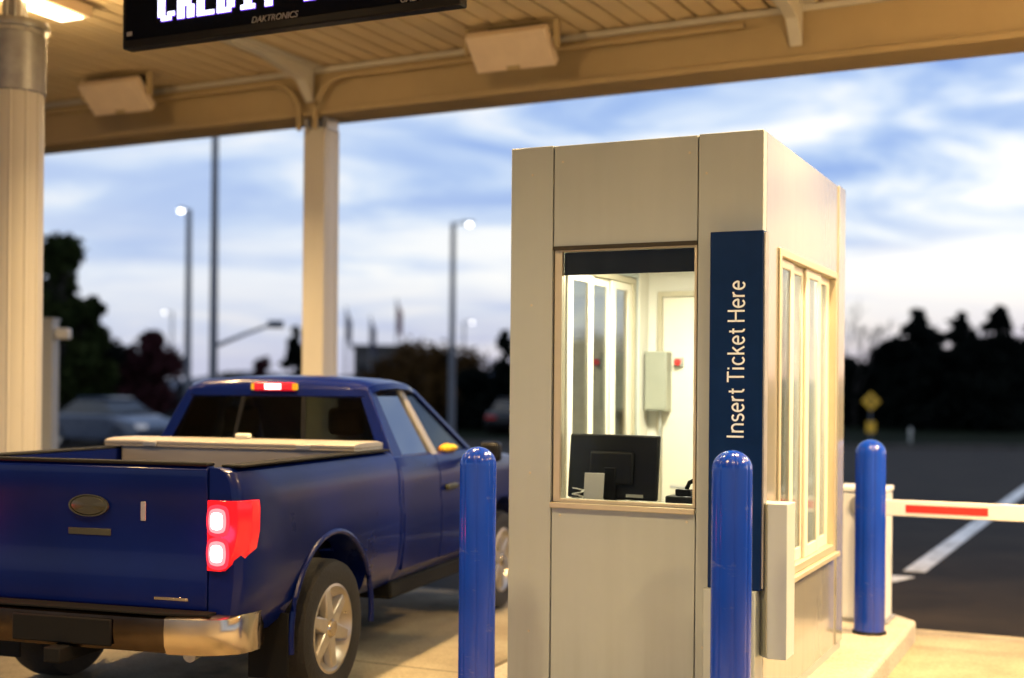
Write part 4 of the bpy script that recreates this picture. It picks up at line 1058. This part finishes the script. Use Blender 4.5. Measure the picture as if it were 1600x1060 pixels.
MB().prism([(0, 1.15), (.33, 1.48), (0, 1.81), (-.33, 1.48)], 'y', -.03, -.012).build('diamond_plate', M['yellow'], ys_, bevel=.01)
m = MB(); m.prism([(-.035, 1.32), (.035, 1.32), (.035, 1.50), (.12, 1.50), (0, 1.66), (-.12, 1.50), (-.035, 1.50)], 'y', -.036, -.0305); m.build('arrow_mark', M['black'], ys_)
MB().box(-.16, .16, -.03, -.012, .40, .78).build('lower_plate', M['yellow'], ys_, bevel=.01)
dp = thing('marker_post', 'short pale marker post on the verge at right', 'marker post', at(1423, 0, 43), 0)
MB().tube([(0, 0, 0.05), (0, 0, .62)], .045, 10).build('post', M['grey'], dp, smooth=True)
MB().lathe([(.05, .45), (.05, .55)], 12).build('reflective_band', M['paper'], dp)
cbx = thing('utility_cabinet', 'grey upright utility cabinet just right of the near left column', 'cabinet', at(72, 0, 14), 0)
MB().box(-.09, .10, -.1, .12, .02, 2.50).build('body', M['cabinet'], cbx, bevel=.01)
MB().box(-.10, .11, -.11, .13, 2.501, 2.53).build('lid', M['cabinet'], cbx, bevel=.006)
MB().box(-.11, .12, -.13, .14, -.01, .0195).build('base', M['grey'], cbx)
cm = MB().box(.10, .26, -.06, .06, 2.30, 2.42).build('camera_head', M['lgrey'], cbx, bevel=.02)
bd = thing('flat_roofed_building', 'low flat-roofed grey-brown building beyond the lot behind the flagpoles', 'building', at(592, 0, 110), 0)
MB().box(-2.2, 2.3, 0, 6, 0, 5.2).build('wall', M['wall_far'], bd)
MB().box(-2.4, 2.5, -.2, 6.2, 5.201, 5.5).build('roof', M['wall_far'], bd)
for k in range(4):
    f = MB().box(-1.8 + k * 1.0, -1.2 + k * 1.0, -.05, -.002, 2.6, 3.8).build('window', M['black'], bd)
fn = thing('chain_link_fence', 'grey mesh fence along the lot behind the blue parked car', 'fence', at(150, 0, 54), 0)
for k in range(9):
    MB().tube([(-6 + k * 2.2, 0, 0), (-6 + k * 2.2, 0, 1.5)], .035, 6).build('post', M['fence'], fn, smooth=True)
m = MB()
for k in range(120):
    x = -6 + k * .147; m.box(x, x + .035, -.006, .006, .05, 1.42)
for k in range(10): m.box(-6, 11.6, -.0065, .0065, .08 + k * .147, .10 + k * .147)
m.build('mesh_panel', M['fence'], fn)
MB().tube([(-6, 0, 1.47), (11.6, 0, 1.47)], .03, 6).build('top_rail', M['fence'], fn, smooth=True)
def car(loc, rz, paint, label):
    t = thing('parked_car', label, 'car', loc, rz, 'cars in the lot beyond the canopy')
    prof = [(-2.15, .42), (-2.2, .62), (-2.1, .86), (-1.55, .95), (-1.45, .97), (1.0, .97), (1.15, .92), (2.0, .78), (2.2, .62), (2.18, .36), (1.8, .28), (-1.9, .28)]
    secs = []
    for x, w in ((-.90, .93), (-.84, 1.0), (0, 1.0), (.84, 1.0), (.90, .93)):
        secs.append([(x, p[0] * w, .28 + (p[1] - .28) * (w if abs(x) > .85 else 1)) for p in prof])
    b = MB().loft(secs).build('body', paint, t, bevel=.02)
    cab = MB().hexa([(-.78, -1.5, .955), (.78, -1.5, .955), (.78, 1.05, .955), (-.78, 1.05, .955)], [(-.58, -.85, 1.42), (.58, -.85, 1.42), (.58, .25, 1.42), (-.58, .25, 1.42)])
    cab.build('window', M['far_glass'], t, bevel=.05)
    MB().hexa([(-.60, -.9, 1.425), (.60, -.9, 1.425), (.60, .3, 1.425), (-.60, .3, 1.425)], [(-.5, -.75, 1.47), (.5, -.75, 1.47), (.5, .15, 1.47), (-.5, .15, 1.47)]).build('roof', paint, t, bevel=.02)
    for s in (-1, 1):
        MB().box(*sorted((s * .5, s * .84)), 2.02, 2.20, .60, .74).build('headlight', M['car_headlamp'], t, bevel=.02)
        MB().box(*sorted((s * .5, s * .86)), -2.20, -2.08, .74, .82).build('tail_light', M['lens_dim'], t, bevel=.02)
        for y in (-1.3, 1.35):
            w = MB().lathe([(.2, -.1), (.30, -.1), (.32, -.06), (.32, .06), (.30, .1), (.2, .1)], 28, 'x', (s * .80, y, .32), caps=False).build('wheel', M['tyre'], t, smooth=True)
            MB().lathe([(.21, s * -.09), (.21, s * .095), (.0, s * .07)], 24, 'x', (s * .80, y, .32), caps=False).build('rim', M['alloy'], w, smooth=True)
    return t
car(at(175, 0, 37), R(-125), M['car_blue'], 'blue-grey parked car between the near column and the pickup')
car(at(118, 0, 46), R(-60), M['car_black'], 'black parked car behind the blue-grey one')
car(at(806, 0, 48), R(-6), M['car_black'], 'dark car with red tail lights between the left bollard and booth')

# ------------------------------------------------------------------ sky
world = bpy.data.worlds.new('World'); scene.world = world; world.use_nodes = True
nt = world.node_tree; nt.nodes.clear()
out = N(nt, 'ShaderNodeOutputWorld'); bg = N(nt, 'ShaderNodeBackground')
tc = N(nt, 'ShaderNodeTexCoord'); sep = N(nt, 'ShaderNodeSeparateXYZ')
nt.links.new(tc.outputs['Generated'], sep.inputs[0])
def math_(op, a_, b_=None):
    n = N(nt, 'ShaderNodeMath', operation=op)
    for i, v in enumerate((a_, b_)):
        if v is None: continue
        if isinstance(v, (int, float)): n.inputs[i].default_value = v
        else: nt.links.new(v, n.inputs[i])
    return n.outputs[0]
zc = math_('MAXIMUM', sep.outputs[2], 0.0)
zz = math_('ADD', zc, .13)
cx = math_('DIVIDE', sep.outputs[0], zz); cy = math_('DIVIDE', sep.outputs[1], zz)
cmb = N(nt, 'ShaderNodeCombineXYZ'); nt.links.new(cx, cmb.inputs[0]); nt.links.new(cy, cmb.inputs[1])
mp = N(nt, 'ShaderNodeMapping'); mp.inputs['Location'].default_value = (2.3, 5.1, 0); mp.inputs['Rotation'].default_value = (0, 0, R(-12)); mp.inputs['Scale'].default_value = (.95, 1.25, 1)
nt.links.new(cmb.outputs[0], mp.inputs[0])
n1 = N(nt, 'ShaderNodeTexNoise'); n1.inputs['Scale'].default_value = 1.45; n1.inputs['Detail'].default_value = 9; n1.inputs['Roughness'].default_value = .58; n1.inputs['Distortion'].default_value = .5
nt.links.new(mp.outputs[0], n1.inputs[0])
cr = N(nt, 'ShaderNodeValToRGB'); e = cr.color_ramp.elements
e[0].position = .38; e[0].color = (.21, .37, .82, 1); e[1].position = .61; e[1].color = (1, 1, 1.02, 1)
q = e.new(.46); q.color = (.36, .52, .89, 1); q = e.new(.53); q.color = (.62, .74, .97, 1)
nt.links.new(n1.outputs['Fac'], cr.inputs[0])
# bright cloud bank low down, lavender haze under it
n2 = N(nt, 'ShaderNodeTexNoise'); n2.inputs['Scale'].default_value = 1.6; n2.inputs['Detail'].default_value = 6; n2.inputs['Roughness'].default_value = .5
mp2 = N(nt, 'ShaderNodeMapping'); mp2.inputs['Scale'].default_value = (1.6, 1.6, 14); mp2.inputs['Location'].default_value = (.9, .3, 1.7)
nt.links.new(tc.outputs['Generated'], mp2.inputs[0]); nt.links.new(mp2.outputs[0], n2.inputs[0])
bank = N(nt, 'ShaderNodeValToRGB'); b = bank.color_ramp.elements
b[0].position = .035; b[0].color = (.15, .15, .15, 1); b[1].position = .155; b[1].color = (0, 0, 0, 1)
q = b.new(.075); q.color = (1, 1, 1, 1); q = b.new(.108); q.color = (.95, .95, .95, 1); q = b.new(.130); q.color = (.2, .2, .2, 1)
nt.links.new(zc, bank.inputs[0])
c2 = N(nt, 'ShaderNodeMapRange'); c2.inputs['From Min'].default_value = .40; c2.inputs['From Max'].default_value = .60
nt.links.new(n2.outputs['Fac'], c2.inputs[0])
rx = N(nt, 'ShaderNodeMapRange'); rx.inputs['From Min'].default_value = .12; rx.inputs['From Max'].default_value = .30; rx.inputs['To Max'].default_value = .45
nt.links.new(sep.outputs[0], rx.inputs[0])
bm2 = math_('MULTIPLY', bank.outputs[0], math_('MINIMUM', math_('ADD', c2.outputs[0], rx.outputs[0]), 1.0))
mxb = N(nt, 'ShaderNodeMixRGB'); mxb.inputs[2].default_value = (1.0, .99, 1.02, 1)
nt.links.new(bm2, mxb.inputs[0]); nt.links.new(cr.outputs[0], mxb.inputs[1])
hz = N(nt, 'ShaderNodeMapRange'); hz.inputs['From Min'].default_value = .015; hz.inputs['From Max'].default_value = .085; hz.inputs['To Min'].default_value = .9; hz.inputs['To Max'].default_value = 0
nt.links.new(zc, hz.inputs[0])
mxh = N(nt, 'ShaderNodeMixRGB'); mxh.inputs[2].default_value = (.50, .53, .74, 1)
nt.links.new(hz.outputs[0], mxh.inputs[0]); nt.links.new(mxb.outputs[0], mxh.inputs[1])
sky = N(nt, 'ShaderNodeTexSky'); sky.sky_type = 'NISHITA'; sky.sun_disc = False
SUN_E, SUN_R = R(4), R(60)
sky.sun_elevation = SUN_E; sky.sun_rotation = SUN_R
lf_ = N(nt, 'ShaderNodeMapRange'); lf_.inputs['From Min'].default_value = -.30; lf_.inputs['From Max'].default_value = .12; lf_.inputs['To Min'].default_value = .5; lf_.inputs['To Max'].default_value = 0
nt.links.new(sep.outputs[0], lf_.inputs[0])
mxl = N(nt, 'ShaderNodeMixRGB'); mxl.inputs[2].default_value = (.66, .75, .96, 1)
nt.links.new(lf_.outputs[0], mxl.inputs[0]); nt.links.new(mxh.outputs[0], mxl.inputs[1])
sc = N(nt, 'ShaderNodeMixRGB', blend_type='ADD'); sc.inputs[0].default_value = .06
nt.links.new(mxl.outputs[0], sc.inputs[1]); nt.links.new(sky.outputs[0], sc.inputs[2])
nt.links.new(sc.outputs[0], bg.inputs[0]); bg.inputs[1].default_value = .90
nt.links.new(bg.outputs[0], out.inputs[0])
sl = bpy.data.lights.new('sun', 'SUN'); sl.energy = .12; sl.angle = R(12); sl.color = (1, .85, .7)
so = bpy.data.objects.new('sun', sl); col.objects.link(so)
sd = Vector((math.sin(SUN_R) * math.cos(SUN_E), math.cos(SUN_R) * math.cos(SUN_E), math.sin(SUN_E)))
so.rotation_euler = sd.to_track_quat('Z', 'Y').to_euler()

# ------------------------------------------------------------------ camera
cd = bpy.data.cameras.new('camera'); cam = bpy.data.objects.new('camera', cd); col.objects.link(cam)
cd.lens = 45; cd.sensor_width = 36; cd.sensor_fit = 'HORIZONTAL'
cd.shift_y = (608 - 530) / 1600; cd.clip_end = 3000; cd.clip_start = .05
cam.matrix_world = Matrix.Translation((0, 0, HC)) @ Matrix.Rotation(R(90), 4, 'X') @ Matrix.Rotation(R(.5), 4, 'Z')
cd.dof.use_dof = True; cd.dof.focus_distance = 6.4; cd.dof.aperture_fstop = .85
scene.camera = cam
scene.view_settings.view_transform = 'Standard'; scene.view_settings.look = 'None'; scene.view_settings.exposure = 0
scene.render.engine = 'CYCLES'
scene.cycles.max_bounces = 8; scene.cycles.diffuse_bounces = 4; scene.cycles.transparent_max_bounces = 16
scene.cycles.caustics_reflective = False; scene.cycles.caustics_refractive = False
scene.cycles.sample_clamp_indirect = 6
scene.render.resolution_x = 1024; scene.render.resolution_y = 678
